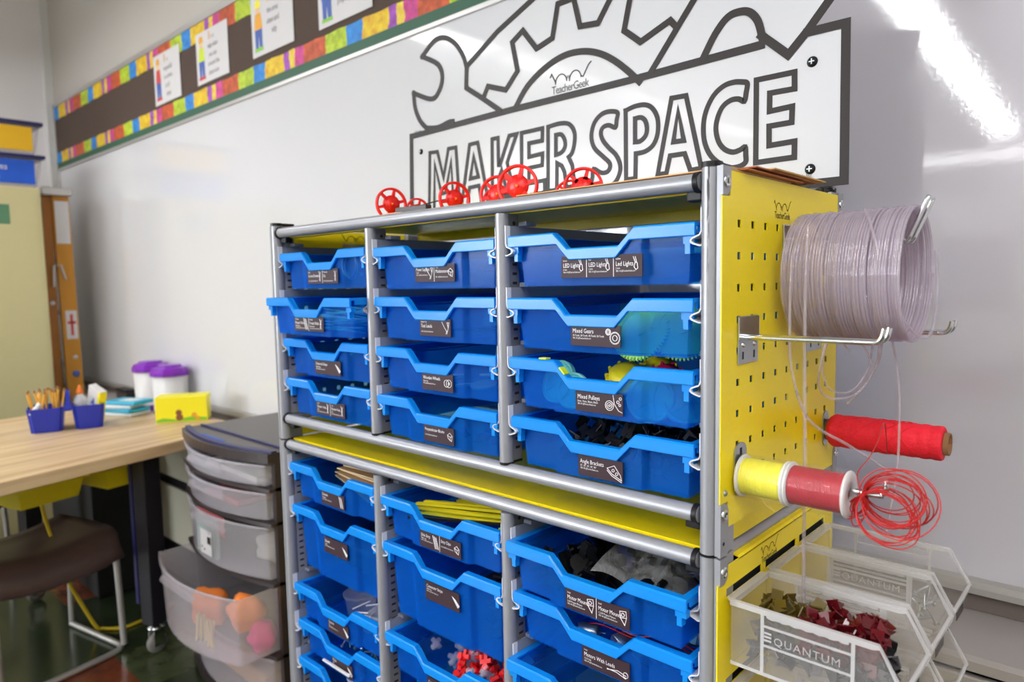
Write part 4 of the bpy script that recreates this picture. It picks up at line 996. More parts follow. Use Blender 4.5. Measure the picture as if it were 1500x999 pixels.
for i in range(6):
    put(MB().box(-.09,.09,-.10,.10,-.0012,.0012).mesh('ws'),'wooden_sheet','pale_wood',(cx+.02+.006*i,cy+.15+.01*(i%2),cz-.052+.0085*i),(-.10,.10,.10*i-.2),'thin pale wooden sheet stacked in left tray','wooden sheet','wooden sheets in the left tray')
cx, cy, cz = TZ[(0,6)]
put(MB().bbox(-.10,.10,-.12,.12,0,.05,.006).mesh('bx'),'dark_case','leg_black',(cx,cy+.19,cz-.138),(0,0,.02),'dark case lying inside the deep left tray','case')
cx, cy, cz = TZ[(0,7)]
cup = lambda r, h: MB().lathe([(0,0),(r*.8,0),(r,h),(r*1.06,h),(r*1.06,h+.002),(r*.95,h+.002),(r*.76,.002),(0,.002)],seg=28)
put(cup(.038,.045).mesh('cup'),'clear_cup','frosted',(cx-.045,cy+.10,cz-.072),(0,0,0),'round clear cup inside tray below the left deep tray','cup')
put(MB().bbox(-.05,.05,-.04,.04,0,.04,.003).mesh('cb'),'clear_box','clear_edge',(cx+.07,cy+.10,cz-.073),(0,0,.3),'small clear box beside round cup in the left tray','box')
put(MB().box(-.03,.03,-.03,.03,-.0006,.0006).mesh('pp'),'paper_scrap','paper',(cx+.10,cy+.20,cz-.030),(.1,.2,.2),'white paper scrap in tray below the deep left tray','paper')
for i, (x, y, rz) in enumerate([(.03,.05,.1),(.0,.07,1.2),(.055,.06,-.9),(.02,.09,.5)]): tag(MB().tube([(cx+x-.02*math.cos(rz),cy+y-.02*math.sin(rz),cz-.035),(cx+x+.02*math.cos(rz),cy+y+.02*math.sin(rz),cz-.026)],.0016,6).obj('white_pin','white_plastic'),'short white pin beside the clear cup in left tray','pin','white pins by the clear cup')
scr = MB().lathe([(.0,-.0125),(.0035,-.012),(.0035,-.009),(.0014,-.009),(.0014,.012),(0,.0125)],seg=8).mesh('screw')
scr2 = scr.copy()
heap((0,8),110,scr,'machine_screw','zinc','short silver screw heaped in lower left tray','screw','silver screws in the lower left tray',top=-.012,xr=(-.06,.12),flat=1.5)
heap((0,8),90,scr2,'machine_screw','green_paper','short dark green screw heaped in lower left tray','screw','dark green screws in the lower left tray',top=-.012,xr=(-.07,.12),flat=1.5)
cx, cy, cz = TZ[(0,9)]
put(cup(.020,.034).mesh('cup'),'small_cup','white_plastic',(cx-.02,cy+.06,cz-.060),(0,0,0),'small white cup in the lowest left tray','cup')
tag(MB().lathe([(0,0),(.026,0),(.026,.012),(0,.014)],(cx+.03,cy+.08,cz-.074),'z',20).obj('red_disc','red'),'red round lid beside small white cup in tray','lid')
cx, cy, cz = TZ[(0,8)]
tag(MB().bbox(-.05,.05,-.003,.003,-.002,.002,.0008).xf(Matrix.Translation((cx+.0,cy-.0055,cz-.056))@Matrix.Rotation(-.0,4,'Y')).obj('white_stick','white_plastic'),'white plastic strip across the front of the screw tray','strip')

# ------------------------------------------------------------ on top of the frame
ZT = 1.4685
def wheel_mesh(r=.033, th=.006):
    mb = MB().lathe([(r*.86,-th/2),(r,-th/2),(r,th/2),(r*.86,th/2),(r*.86,-th/2)], seg=40)
    mb.lathe([(0,-th*.3),(r*.54,-th*.3),(r*.54,th*.3),(0,th*.3)], seg=28)
    mb.lathe([(.0032,-th),(.0032,th)], seg=10)
    for k in range(6):
        a = 2*PI*k/6+.26; i0 = len(mb.v)
        mb.prism([(r*.4,-.0036),(r*.9,-.0026),(r*.9,.0026),(r*.4,.0036)],-th*.3,th*.3,'z'); mb.xf(Matrix.Rotation(a,4,'Z'), i0)
    for k in range(3):
        a = 2*PI*k/3; mb.lathe([(.0022,-th*.36),(.0022,th*.36)], (r*.3*math.cos(a),r*.3*math.sin(a),0), 'z', 8)
    return mb.mesh('wheel')
wmesh = wheel_mesh()
# every toy is a dark bar chassis with red wheels on its axles
def toy(name, label, wheels, bars):
    t = thing(name, label, 'toy vehicle', (wheels[0][0], wheels[0][1], ZT), (0,0,0), 'red wheeled toys on top of the storage unit')
    ox, oy = wheels[0][0], wheels[0][1]
    for x, y, hd, tilt, r in wheels:
        o = bpy.data.objects.new('wheel', wmesh); COL.objects.link(o); o.parent = t; o.location = (x-ox, y-oy, r); o.rotation_euler = (PI/2-tilt,0,hd); o.scale = (r/.033,)*3
        if not wmesh.materials: wmesh.materials.append(M['red'])
        MB().lathe([(0,-.0085),(.0022,-.0080),(.0028,.004),(0,.004)],(0,0,0),'y',10).xf(Matrix.Translation((x-ox,y-oy,r))@Matrix.Rotation(hd,4,'Z')).obj('axle_end','orange',t)
    for x, y, hd, L, z in bars:
        X = Matrix.Translation((x-ox,y-oy,z))@Matrix.Rotation(hd,4,'Z'); h = .020
        b = MB().bbox(-L/2,L/2,-.008,.008,.0003,h,.001).xf(X).obj('chassis_bar','dark_bar',t)
        mb = MB(); n = int(L/.016)
        for k in range(n):
            xx = -L/2+L*(k+.5)/n
            mb.lathe([(.0026,-.0083),(.0026,-.0080)],(xx,0,h*.5),'y',8); mb.lathe([(.0022,h+.0001),(.0022,h+.0012)],(xx,0,0),'z',8)
        mb.xf(X).obj('bar_holes','slot',b)
toy('toy_vehicle','small toy vehicle with red wheels and dark bar at left end',
    [(-.229,.097,1.30,0,.033),(-.265,.195,1.35,0,.028),(-.085,.138,1.28,0,.033),(-.052,.215,1.35,0,.028)],
    [(-.170,.105,.10,.085,.004),(-.130,.190,.10,.10,.004)])
toy('toy_vehicle','larger toy vehicle with the biggest red wheel, right of the other toy',
    [(.094,.122,.42,0,.037),(.005,.165,.50,0,.035),(.095,.268,.50,0,.031),(.160,.222,.55,0,.036)],
    [(.052,.155,.25,.05,.010),(.145,.150,.25,.05,.006),(.125,.245,.25,.06,.006)])
tag(MB().lathe([(0,0),(.012,.002),(.014,.010),(.010,.020),(.004,.030),(0,.034)],(-.110,.175,ZT+.006),'z',14).bbox(-.135,-.085,.170,.182,ZT+.0002,ZT+.010,.002).obj('yellow_nozzle','tissue_yellow'),'yellow plastic piece between two red wheels on top','plastic piece')
tag(MB().tube(smooth_line([(-.195,.10,ZT+.022),(-.170,.12,ZT+.026),(-.140,.14,ZT+.034),(-.115,.165,ZT+.040)],False,5),.0012,6).obj('thin_wire','black'),'thin black wire looping to yellow piece on top','wire')
for i in range(3):
    tag(MB().box(0,.05,-.006,.006,0,.0018).xf(Matrix.Translation((-.205+.012*i,.055-.006*i,ZT+.0004+.002*i))@Matrix.Rotation(.05*i,4,'Z')).obj('orange_strip','orange'),'small orange strip at the left wheel on top','strip','orange strips on top')
for i, (x0, x1, y0, y1, a, m) in enumerate([(.165,.535,.02,.20,.00,'wood_sheet'),(.185,.545,.035,.22,.02,'rust_sheet'),(.175,.530,.03,.25,-.02,'wood_sheet'),(.200,.548,.05,.27,.03,'rust_sheet'),(.230,.552,.10,.29,.01,'wood_sheet')]):
    mb = MB().box(x0,x1,y0,y1,0,.0016); 
    for k in range(5): mb.lathe([(.003,.0017),(.003,.0019)],(x0+.03+.06*k,y0+.02,0),'z',8)
    tag(mb.xf(Matrix.Translation((0,0,ZT+.0003+.0021*i))@Matrix.Rotation(a*.5,4,'Z')).obj('thin_wood_sheet',m),'%s thin wood sheet, number %s from the bottom of stack on top right' % ('tan' if m=='wood_sheet' else 'reddish',['one','two','three','four','five'][i]),'wood sheet','thin sheets on top of the storage unit')
tag(MB().prism([(-.012,0),(.040,-.008),(.060,.0),(.03,.012),(-.010,.010)],0,.005,'z').xf(Matrix.Translation((.160,.045,ZT+.0004))).obj('orange_wedge','orange'),'orange plastic pointer at left tip of the wood sheets','plastic piece')

# ------------------------------------------------------------ pegboard hooks
XP = .5356
def hook_rod(pts, r=.0031): return MB().tube(smooth_line(pts,False,5), r, 12)
def plate(t, y0, y1, z0, z1):
    mb = MB().bbox(XP+.0002,XP+.0020,y0,y1,z0,z1,.0008)
    p = mb.obj('back_plate', 'zinc', t)
    m = MB()
    for yy in (y0+(y1-y0)*.22, y0+(y1-y0)*.78):
        for zz in (z0+(z1-z0)*.18, z0+(z1-z0)*.84): m.box(XP+.0018,XP+.0022,yy-.0022,yy+.0022,zz-.0048,zz+.0048)
    m.obj('plate_slots', 'slot', p)
    m = MB()
    for yy in (y0+(y1-y0)*.22, y0+(y1-y0)*.78): m.lathe([(0,.0032),(.0025,.003),(.0040,.0)],(XP+.0019,yy,z0+(z1-z0)*.40),'x',12)
    m.bbox(XP+.0018,XP+.0030,y0-.001,y1+.001,z0+(z1-z0)*.52,z1-(z1-z0)*.02,.001)
    m.obj('rivets_and_clamp', 'chrome', p)
def double_hook(y, z, x1, label, gap=.021):
    t = thing('double_prong_hook', label, 'hook', (0,0,0), (0,0,0), 'steel pegboard hooks')
    plate(t, y-.029+gap/2, y+.029+gap/2, z-.033, z+.027)
    for k in (0,1):
        yy = y+k*gap
        hook_rod([(XP+.002,yy,z-.002),(XP+.012,yy,z),(x1-.03,yy,z),(x1-.012,yy,z),(x1-.004,yy,z+.0015),(x1,yy,z+.007),(x1+.002,yy,z+.016)]).obj('prong','chrome',t)
    return t
double_hook(.0520,1.2655,.694,'long two-prong steel hook on pegboard below the tubing, front one')
double_hook(.285,1.262,.715,'two-prong steel hook at the back, tips showing beyond the tubing')
# looped hook that carries the tubing
t = thing('loop_end_hook','steel hook with square loop end holding the clear tubing coil','hook',group='steel pegboard hooks')
YC, ZC, RC = .200, 1.342, .083
plate(t, YC-.029, YC+.029, ZC+.020, ZC+.070)
zh = ZC+.050
pts = [(XP+.002,YC-.012,zh),(.60,YC-.012,zh-.004),(.675,YC-.012,zh-.010),(.684,YC-.012,zh-.008),(.689,YC-.012,zh+.002),(.704,YC-.012,zh+.038),(.705,YC-.009,zh+.042),(.705,YC+.009,zh+.042),(.704,YC+.012,zh+.038),(.689,YC+.012,zh+.002),(.684,YC+.012,zh-.008),(.675,YC+.012,zh-.010),(.60,YC+.012,zh-.004),(XP+.002,YC+.012,zh)]
MB().tube(smooth_line(pts,False,3),.0030,12).obj('loop_rod','chrome',t)
# clear tubing
tc = thing('vinyl_tubing_coil','thick coil of clear vinyl tubing hanging on yellow pegboard','tubing coil')
rnd = random.Random(5)
def coil_pts(r, x0, x1, turns, jit, seed, per=30):
    rr = random.Random(seed); n = turns*per; out = []; ph = [rr.uniform(0,6.28) for _ in range(4)]
    offs = [rr.uniform(-1,1) for _ in range(turns+2)]
    for i in range(n+1):
        a = 2*PI*i/per; tn = i/per; k = int(tn); f = tn-k
        o = offs[k]*(1-f)+offs[k+1]*f
        x = x0+(x1-x0)*(i/n)+jit*.8*math.sin(a+o*2)*.6
        sag = 1+.03*math.sin(a*1+ph[0])*.4
        R = r*sag+o*jit*.8
        out.append((x, YC+R*math.cos(a)+.002*math.sin(tn*.7), ZC+R*math.sin(a)-(.004 if math.sin(a) < 0 else 0)*abs(math.sin(a))))
    return out
MB().tube(coil_pts(RC-.002,.553,.694,50,.0022,1),.00185,6).obj('outer_windings','tube',tc)
MB().tube(coil_pts(RC-.0055,.556,.690,40,.0022,2),.00185,6).obj('inner_windings','tube',tc)
MB().tube(smooth_line([(.640,YC-.03,ZC+RC-.002),(.655,YC-.060,ZC+.060),(.668,YC-.078,ZC+.030),(.683,YC-.070,ZC-.030),(.697,YC-.045,ZC-.066),(.704,YC-.005,ZC-.080),(.704,YC+.040,ZC-.070),(.700,YC+.078,ZC-.025),(.697,YC+.080,ZC+.03)],False,8),.0020,8).obj('crossing_turn','tube',tc)
def tail(pts, r=.0019): MB().tube(smooth_line(pts,False,8),r,8).obj('loose_end','tube',tc)
tail([(.586,.125,1.405),(.589,.112,1.34),(.590,.110,1.25),(.592,.112,1.10),(.5925,.112,.99),(.594,.112,.905)],.0024)
tail([(.570,.115,1.37),(.572,.106,1.29),(.576,.106,1.22),(.590,.130,1.155),(.62,.19,1.115),(.645,.235,1.085),(.655,.255,1.068)],.0020)
tail([(.600,.16,1.262),(.592,.16,1.22),(.585,.18,1.19),(.592,.21,1.172),(.615,.24,1.178),(.635,.25,1.215),(.640,.25,1.258)],.0019)
tail([(.60,.17,1.262),(.588,.18,1.225),(.590,.20,1.188),(.607,.235,1.180),(.625,.25,1.21),(.632,.25,1.255)],.0017)
tail([(.645,.24,1.262),(.640,.245,1.225),(.622,.25,1.19),(.600,.25,1.160)],.0019)
tail([(.620,.23,1.262),(.622,.24,1.245),(.635,.235,1.222)],.0016)
tail([(.592,.22,1.262),(.598,.23,1.248),(.608,.235,1.232)],.0016)
tail([(.655,.235,1.270),(.664,.25,1.20),(.666,.252,1.12),(.664,.25,1.06),(.656,.25,1.00),(.652,.25,.97)],.0017)
# spool hook, spools
YS_, ZS_ = .043, 1.094
t = thing('single_prong_hook','thick steel rod hook carrying yellow and red wire spools','hook',group='steel pegboard hooks')
pl = MB().prism([(YS_-.017+.017*(1-math.cos(a*PI/8)) if False else YS_+.017*math.cos(a*PI/8), ZS_+.006+(.022 if a<=8 else -.022)*1.0+.012*math.sin(a*PI/8)) for a in range(16)], XP+.0002, XP+.002, 'x')
po = pl.obj('back_plate','zinc',t)
MB().box(XP+.0019,XP+.0023,YS_-.003,YS_+.003,ZS_+.024,ZS_+.033).obj('plate_slot','slot',po)
MB().tube(smooth_line([(XP+.002,YS_,ZS_+.004),(.60,YS_,ZS_+.004),(.692,YS_,ZS_+.003),(.700,YS_,ZS_+.005),(.7045,YS_,ZS_+.010),(.7050,YS_,ZS_+.022)],False,5),.0034,12).obj('rod','chrome',t)
def spool(x0, x1, r, wr, mat, name, label):
    s = thing(name, label, 'wire spool', (0,0,0), (0,0,0), 'wire spools on the rod')
    for i, (a, b) in enumerate(((x0,x0+.0035),(x1-.0035,x1))):
        MB().lathe([(.0085,a),(r*.97,a),(r,a+.0012),(r,b-.0012),(r*.97,b),(.0085,b),(.0085,a)],(0,YS_,ZS_-.002),'x',40).obj('flange','white_plastic',s)
    mb = MB(); n = int((x1-x0-.007)/.0016)
    prof = []
    for k in range(n):
        c = x0+.0036+(x1-x0-.0072)*(k+.5)/n
        for d, q in ((-.0008,-.0006),(-.0004,-.0001),(0,0),(.0004,-.0001)): prof.append((wr+q, c+d))
    prof = [(.0085, x0+.0036)]+prof+[(wr-.0006, x1-.0036),(.0085,x1-.0036)]
    mb.lathe(prof,(0,YS_,ZS_-.002),'x',40).obj('wound_wire',mat,s)
    rr = random.Random(3); prof = []
    mb = MB().lathe([(r+.0006+.0006*math.sin(k*2.1), x0+.001+(x1-x0-.002)*k/10) for k in range(11)],(0,YS_,ZS_-.002),'x',32).obj('shrink_wrap','shrink',s)
    return s
spool(.5400,.5985,.0268,.0228,'wire_yellow','wire_spool','white-flanged spool of yellow wire next to the pegboard')
spool(.5995,.6680,.0272,.0232,'wire_red','wire_spool','white-flanged spool of red wire at the outer rod end')
# frayed wrap tails under the spools
for (x, y, z, L, s) in ((.572,.030,1.072,.030,1),(.590,.035,1.066,.030,2),(.635,.035,1.064,.028,3)):
    rr = random.Random(s); p = [(x,y,z)]
    for k in range(7): p.append((p[-1][0]+rr.uniform(.001,.006),p[-1][1]-rr.uniform(-.002,.004),p[-1][2]-rr.uniform(-.001,.005)))
    tag(MB().tube(smooth_line(p,False,4),.0008,5).obj('wrap_shred','shrink'),'thin torn shred of clear wrap hanging under the spools','plastic shred','torn wrap under the wire spools')
# loose red wire bundle
rb = thing('red_wire_bundle','tied bundle of loose red wire loops hanging on rod tip','wire bundle')
mb = MB(); rr = random.Random(11)
tie = Vector((.682,YS_-.002,ZS_-.002))
vdir = Vector((.80,.60,0))      # loops spread outwards and back from the tie
for k in range(21):
    R = rr.uniform(.024,.034)*(1 if k > 2 else 1.25); ang = rr.uniform(-.75,.35) if k > 3 else rr.uniform(-.2,.35)
    c = tie+Vector((math.cos(ang)*R, rr.uniform(-.012,.012), math.sin(ang)*R*.9))
    tl = rr.uniform(-.5,.5); asp = rr.uniform(.75,1.0)
    e1 = Vector((math.cos(ang),0,math.sin(ang))); e2 = Vector((-math.sin(ang)*math.cos(tl), math.sin(tl), math.cos(ang)*math.cos(tl)))
    mb.tube([c+e1*(R*math.cos(2*PI*i/28))+e2*(R*asp*math.sin(2*PI*i/28))+Vector((0,rr.uniform(-.0004,.0004),0)) for i in range(28)], .0007, 6, True)
for k in range(8):   # narrow loops falling from the tie
    a = rr.uniform(-2.2,-1.5); L = rr.uniform(.020,.036); w = rr.uniform(.003,.008)
    e1 = Vector((math.cos(a),0,math.sin(a))); e2 = Vector((-math.sin(a),rr.uniform(-.4,.4),math.cos(a)))
    mb.tube([tie+e1*(L*.5*(1-math.cos(2*PI*i/20)))+e2*(w*math.sin(2*PI*i/20)) for i in range(20)], .0007, 6, True)
mb.obj('wire_loops','wire_loose',rb)
MB().tube([tie+Vector((.001*math.cos(i*.5)+.0012*(i/8-.5),.006*math.sin(i*.9),.008*math.cos(i*.9))) for i in range(24)],.0008,5).obj('tie_turns','wire_loose',rb)
MB().tube(smooth_line([tuple(tie),(.672,YS_+.01,ZS_+.020),(.672,YS_+.05,ZS_+.030),(.668,YS_+.10,ZS_+.040),(.655,YS_+.18,ZS_+.050),(.640,.300,1.085)],False,6),.0007,6).obj('loose_end','wire_loose',rb)
# neon string cone
t = thing('single_prong_hook','steel rod hook hidden inside roll of neon red string','hook',group='steel pegboard hooks')
MB().prism([(.353+.012*math.cos(a*PI/8), 1.100+(.016 if a<=8 else -.016)+.012*math.sin(a*PI/8)) for a in range(16)], XP+.0002, XP+.002, 'x').obj('back_plate','zinc',t)
MB().tube([(XP+.002,.353,1.101),(.700,.353,1.101)],.0032,12).obj('rod','chrome',t)
sr = thing('string_roll','long roll of neon red string on brown cardboard core','string roll')
prof = [(.0165,.5430),(.0215,.5455),(.0250,.5500)]
rr = random.Random(8)
for k in range(60):
    x = .5510+(.6975-.5510)*k/59; prof.append((.0254+.0004*math.sin(k*.9)+rr.uniform(-.0003,.0003)-.0006*(k/59), x))
prof += [(.0235,.7000),(.0165,.7010),(.0165,.5430)]
MB().lathe(prof,(0,.353,1.098),'x',44).obj('wound_string','string_red',sr)
MB().lathe([(.0135,.5400),(.0163,.5400),(.0163,.7075),(.0135,.7075),(.0135,.5400)],(0,.353,1.098),'x',32).obj('cardboard_core','cardboard',sr)
mb = MB()
for k in range(26):   # crossing strands on the surface
    a0 = rr.uniform(0,6.28); x0 = rr.uniform(.555,.64); L = rr.uniform(.03,.055); s = rr.choice((-1,1))
    mb.tube([(x0+L*i/12,.353+.0258*math.cos(a0+s*i*.13),1.098+.0258*math.sin(a0+s*i*.13)) for i in range(13)], .0005, 4)
mb.obj('crossing_strands','string_red',sr)

# ------------------------------------------------------------ clear bins
def bin_meshes(L=.182, W=.1065, H=.082):
    """hopper-front bin; origin at the back top left edge; opens along +x"""
    t = thing('clear_bin','bin','bin')
    th = .0017
    side = [(0,0),(0,-H),(L-.012,-H),(L,-H+.010),(L+.008,-.046),(L-.018,-.0015),(L-.022,0)]
    for y0 in (0, W-th):
        MB().prism(side, y0, y0+th, 'y').obj('side_wall','clear',t)
    MB().box(0,th,th,W-th,-H,0).obj('back_wall','clear',t)
    MB().box(th,L-.012,th,W-th,-H,-H+th).obj('floor','clear',t)
    fw = MB(); fw.prism([(L-.012,-H),(L,-H+.010),(L+.008,-.046),(L+.0063,-.046),(L-.0017,-H+.0105),(L-.0130,-H+th)], th, W-th, 'y'); fw.obj('front_wall','clear',t)
    e = MB()
    for y0 in (-.0035, W-.0015):     # rolled rims
        e.prism([(0,.0012),(0,-.0055),(L-.020,-.0055),(L-.013,-.0035),(L+.009,-.046),(L+.013,-.046),(L-.014,.0012)], y0, y0+.005, 'y')
    e.box(0,.004,-.0035,W+.0035,-.0055,.0012)
    e.box(-.006,.0,.004,W-.004,-.004,.0008)
    e.tube([(L+.010,0,-.047),(L+.010,W,-.047)],.0028,8)
    e.prism([(L+.009,-.052),(L+.0115,-.052),(L+.005,-.072),(L+.0025,-.072)], .012, W-.012, 'y')
    e.obj('rolled_rim','clear_edge',t)
    for y0 in (-.0016, W+.0004):
        rb_ = MB()
        for x in (.040,.142): rb_.box(x-.002,x+.002,y0,y0+.0014,-H,-.005)
        for z in (-.020,-.044): rb_.box(.040,.142,y0,y0+.0014,z-.0013,z+.0013)
        rb_.box(.0,L-.012,y0,y0+.0014,-H,-H+.004)
        pts = [(.045+.0925*k/24, -.0085-.0016*abs(math.sin(k*.9))) for k in range(25)]
        rb_.prism(pts+[(.1375,-.0055),(.045,-.0055)], y0, y0+.0012, 'y')
        rb_.obj('side_ribs','clear_edge',t)
    w = text_mesh('QUANTUM', .0125, 0, 1.15, 'LEFT', 1.10)
    wm = MB(); wm.add([(.054+a, -.0021, -.0385+b*1.1) for a, b, c in w.v], w.f)
    for k in range(3): wm.box(.0425,.0515,-.0022,-.0018,-.0375+k*.0045,-.0350+k*.0045)
    wm.obj('embossed_word','clear_edge',t)
    card = MB().box(L-.001,L-.0003,W*.30,W*.70,-.071,-.055); card.xf(Matrix.Translation((.0095,0,0))); card.obj('label_slot','frame_brown',t)
    return t
b0 = bin_meshes()
bins = []
for k, lab in enumerate(['clear bin nearest front, full of grey, olive and maroon brackets','middle clear bin of the top row, nearly empty','clear bin of the top row nearest the wall']):
    b = b0 if k == 0 else copy_tree(b0)
    b.location = (.5440,.0055+.1225*k,.9440); bins.append(b); tag(b, lab, 'bin', 'clear bins hung on the slotted panel')
for k, lab in enumerate(['clear bin in second row, directly below the front bin','clear bin in second row, below the middle bin','clear bin in the second row nearest the wall']):
    b = copy_tree(b0); b.location = (.5440,.0055+.1225*k,.8255); tag(b, lab, 'bin', 'clear bins hung on the slotted panel')
bx, by, bz = .544, .0055, .944
def fill(n, me, name, mat, label, group, xr, zr, seed, yr=(.014,.092)):
    rr = random.Random(seed)
    for i in range(n):
        put(me, name, mat, (bx+rr.uniform(*xr), by+rr.uniform(*yr), bz+zr[0]+(zr[1]-zr[0])*i/n), (rr.uniform(-1.2,1.2), rr.uniform(-1.2,1.2), rr.uniform(0,6.28)), label, 'bracket', group)
def cube_bracket(s=1.0):
    mb = MB(); t = .0016
    mb.box(-.009*s,.009*s,-.008*s,.008*s,0,t); mb.box(-.009*s,-.009*s+t,-.008*s,.008*s,t,.015*s); mb.prism([(-.009*s+t,t),(.007*s,t),(-.009*s+t,.013*s)],-.008*s,-.008*s+t,'y')
    mb.lathe([(.0026*s,t),(.0026*s,t+.0004)],(.002*s,0,0),'z',8); mb.lathe([(.0014*s,t+.0003),(.0014*s,t+.0006)],(.002*s,0,0),'z',8)
    for k in range(3):
        for j in range(2): mb.box(.001*s+k*.0035*s,.0022*s+k*.0035*s,-.0075*s+j*.012*s,-.0062*s+j*.012*s,t,t+.0005)
    return mb.mesh('cb')
fill(60, cube_bracket(.85), 'angle_bracket','mid_grey','grey angle bracket at the bottom of front clear bin','grey brackets in the front bin',(.016,.165),(-.074,-.050),21)
fill(60, cube_bracket(.85), 'angle_bracket','charcoal','dark angle bracket low in the front clear bin','dark brackets in the front bin',(.016,.165),(-.074,-.034),22)
fill(60, cube_bracket(.85), 'angle_bracket','gold','olive angle bracket at the panel end of front bin','olive brackets in the front bin',(.018,.080),(-.045,-.010),23)
fill(90, cube_bracket(.85), 'angle_bracket','maroon','maroon angle bracket in the outer half of front bin','maroon brackets in the front bin',(.072,.155),(-.048,-.012),24)
bx, by = .544, .0055+.245
fill(14, scr, 'machine_screw','zinc','small silver screw at front of the clear bin nearest the wall','silver screws in the far bin',(.13,.17),(-.074,-.062),25)
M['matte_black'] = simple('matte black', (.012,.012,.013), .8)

# ------------------------------------------------------------ left background
# butcher-block table, turned a little from the wall
A_ = Vector((-1.666,.220)); ud = Vector((-.2592,.9658)); vd = Vector((-.9658,-.2592))
ang = math.atan2(-ud.x, ud.y)
tb = thing('work_table','large butcher block work table on black legs at the left','table',(A_.x+ud.x*.32, A_.y+ud.y*.32, 0),(0,0,ang))
# local: +y towards the wall, -x away from the camera
TL, TW = 2.0, 1.10
mb = MB().bbox(-TW,0,-TL,0,.748,.790,.004); mb.obj('table_top','table',tb)
for i, (x, y) in enumerate(((-.10,-.40),(-TW+.13,-.36),(-.10,-TL+.15),(-TW+.12,-TL+.15))):
    lg = MB().bbox(x-.033,x+.033,y-.033,y+.033,.115,.7475,.003).obj('leg','leg_black',tb)
    cs = MB().lathe([(.0,.0),(.030,.0),(.030,.004),(.012,.010),(.010,.020),(0,.020)],(x,y,.095),'z',16)
    cs.box(x-.018,x-.014,y-.02,y+.02,.030,.097).box(x+.014,x+.018,y-.02,y+.02,.030,.097); cs.obj('caster_fork','chrome',lg)
    MB().lathe([(0,-.012),(.034,-.012),(.037,-.006),(.037,.006),(.034,.012),(0,.012)],(x,y,.037),'x',24).obj('caster_wheel','rubber',lg)
MB().bbox(-.170,-.152,-.425,-.405,.18,.7475,.002).obj('side_brace','navy_dark',tb)

# blue caddy with pencils, glue and a box
def local(parent_loc, rz): return Matrix.Translation(parent_loc) @ Matrix.Rotation(rz, 4, 'Z')
cd = thing('art_caddy','dark blue plastic caddy with two bays on the table','caddy',(-2.26,.02,.7902),(0,0,-.30+PI/2-.0))
def bay(x0, x1):
    bm = bmesh.new(); y0, y1, h = -.075, .075, .095; tp = .010
    bot = [(x0+tp,y0+tp,.001),(x1-tp,y0+tp,.001),(x1-tp,y1-tp,.001),(x0+tp,y1-tp,.001)]; top = [(x0,y0,h),(x1,y0,h),(x1,y1,h),(x0,y1,h)]
    v = [bm.verts.new(p) for p in bot+top]
    bm.faces.new(v[0:4][::-1])
    for i in range(4): bm.faces.new((v[i], v[(i+1)%4], v[4+(i+1)%4], v[4+i]))
    bmesh.ops.bevel(bm, geom=[e for e in bm.edges if abs(e.verts[0].co.z-e.verts[1].co.z) > .05], offset=.012, segments=3, affect='EDGES')
    bmesh.ops.solidify(bm, geom=bm.faces[:], thickness=.003)
    return MB().from_bm(bm)
bay(-.135,-.012).obj('left_bay','navy',cd); bay(.012,.125).obj('right_bay','navy',cd)
mb = MB().bbox(-.0125,.0125,-.070,.070,.078,.094,.002)
mb.prism([(-.060,.094),(-.030,.094),(-.016,.128),(.016,.128),(.030,.094),(.060,.094),(.030,.150),(-.030,.150)],-.006,.006,'x'); mb.obj('handle','navy',cd)
Mcd = local((-2.26,.02,.7902), -.30+PI/2)
pm_ = MB().tube([(0,0,0),(0,0,.150)],.0038,6).mesh('pencil')
pm_.materials.append(M['pencil'])
tipm = MB().lathe([(.0038,.150),(.0038,.156),(.0034,.160),(0,.160)],seg=6).mesh('pencil_end')
tipm.materials.append(M['cardboard'])
rr = random.Random(4)
for i in range(18):
    p = Mcd @ Vector((-.115+.092*rr.random(), -.055+.11*rr.random(), .006))
    t = thing('pencil','yellow pencil standing in the left bay of blue caddy','pencil',p,(rr.uniform(-.22,.22),rr.uniform(-.22,.22),0),'pencils in the blue caddy')
    for nm, me in (('pencil_body',pm_),('pencil_end',tipm)):
        o = bpy.data.objects.new(nm, me); COL.objects.link(o); o.parent = t
p = Mcd @ Vector((-.122,-.058,.070))
tag(MB().lathe([(0,0),(.010,.001),(.011,.006),(.011,.05),(.010,.055),(0,.056)],(0,0,0),'z',14).xf(Matrix.Translation(p)@Matrix.Rotation(-.7,4,'X')).obj('marker_pen','white_plastic'),'white capped marker lying at left edge of blue caddy','marker')
p = Mcd @ Vector((.040,.030,.006))
t = thing('glue_bottle','white glue bottle with orange cap in blue caddy','glue bottle',p)
MB().lathe([(0,0),(.024,0),(.026,.004),(.026,.085),(.022,.105),(.012,.118),(.011,.124),(0,.124)],seg=24).obj('bottle','white_plastic',t)
MB().lathe([(.0125,.1242),(.0125,.134),(.006,.150),(.003,.160),(0,.160)],seg=16).obj('cap','glue_orange',t)
MB().lathe([(.0263,.030),(.0263,.075)],seg=24).obj('label_band','print_orange',t)
p = Mcd @ Vector((.085,.010,.020))
t = thing('crayon_box','white and yellow box leaning in right bay of caddy','box',p,(.10,.40,.3))
MB().bbox(-.036,.036,-.014,.014,0,.150,.001).obj('carton','white_plastic',t)
MB().box(.026,.0368,-.0146,.0146,.004,.146).obj('side_print','tissue_yellow',t)
MB().prism([(-.018,.075),(.004,.110),(.010,.080)],-.0147,-.0142,'y').obj('blue_mark','print_blue',t)
MB().box(-.026,.018,-.0147,-.0142,.030,.036).box(-.026,.010,-.0147,-.0142,.042,.047).obj('print_lines','print_grey',t)
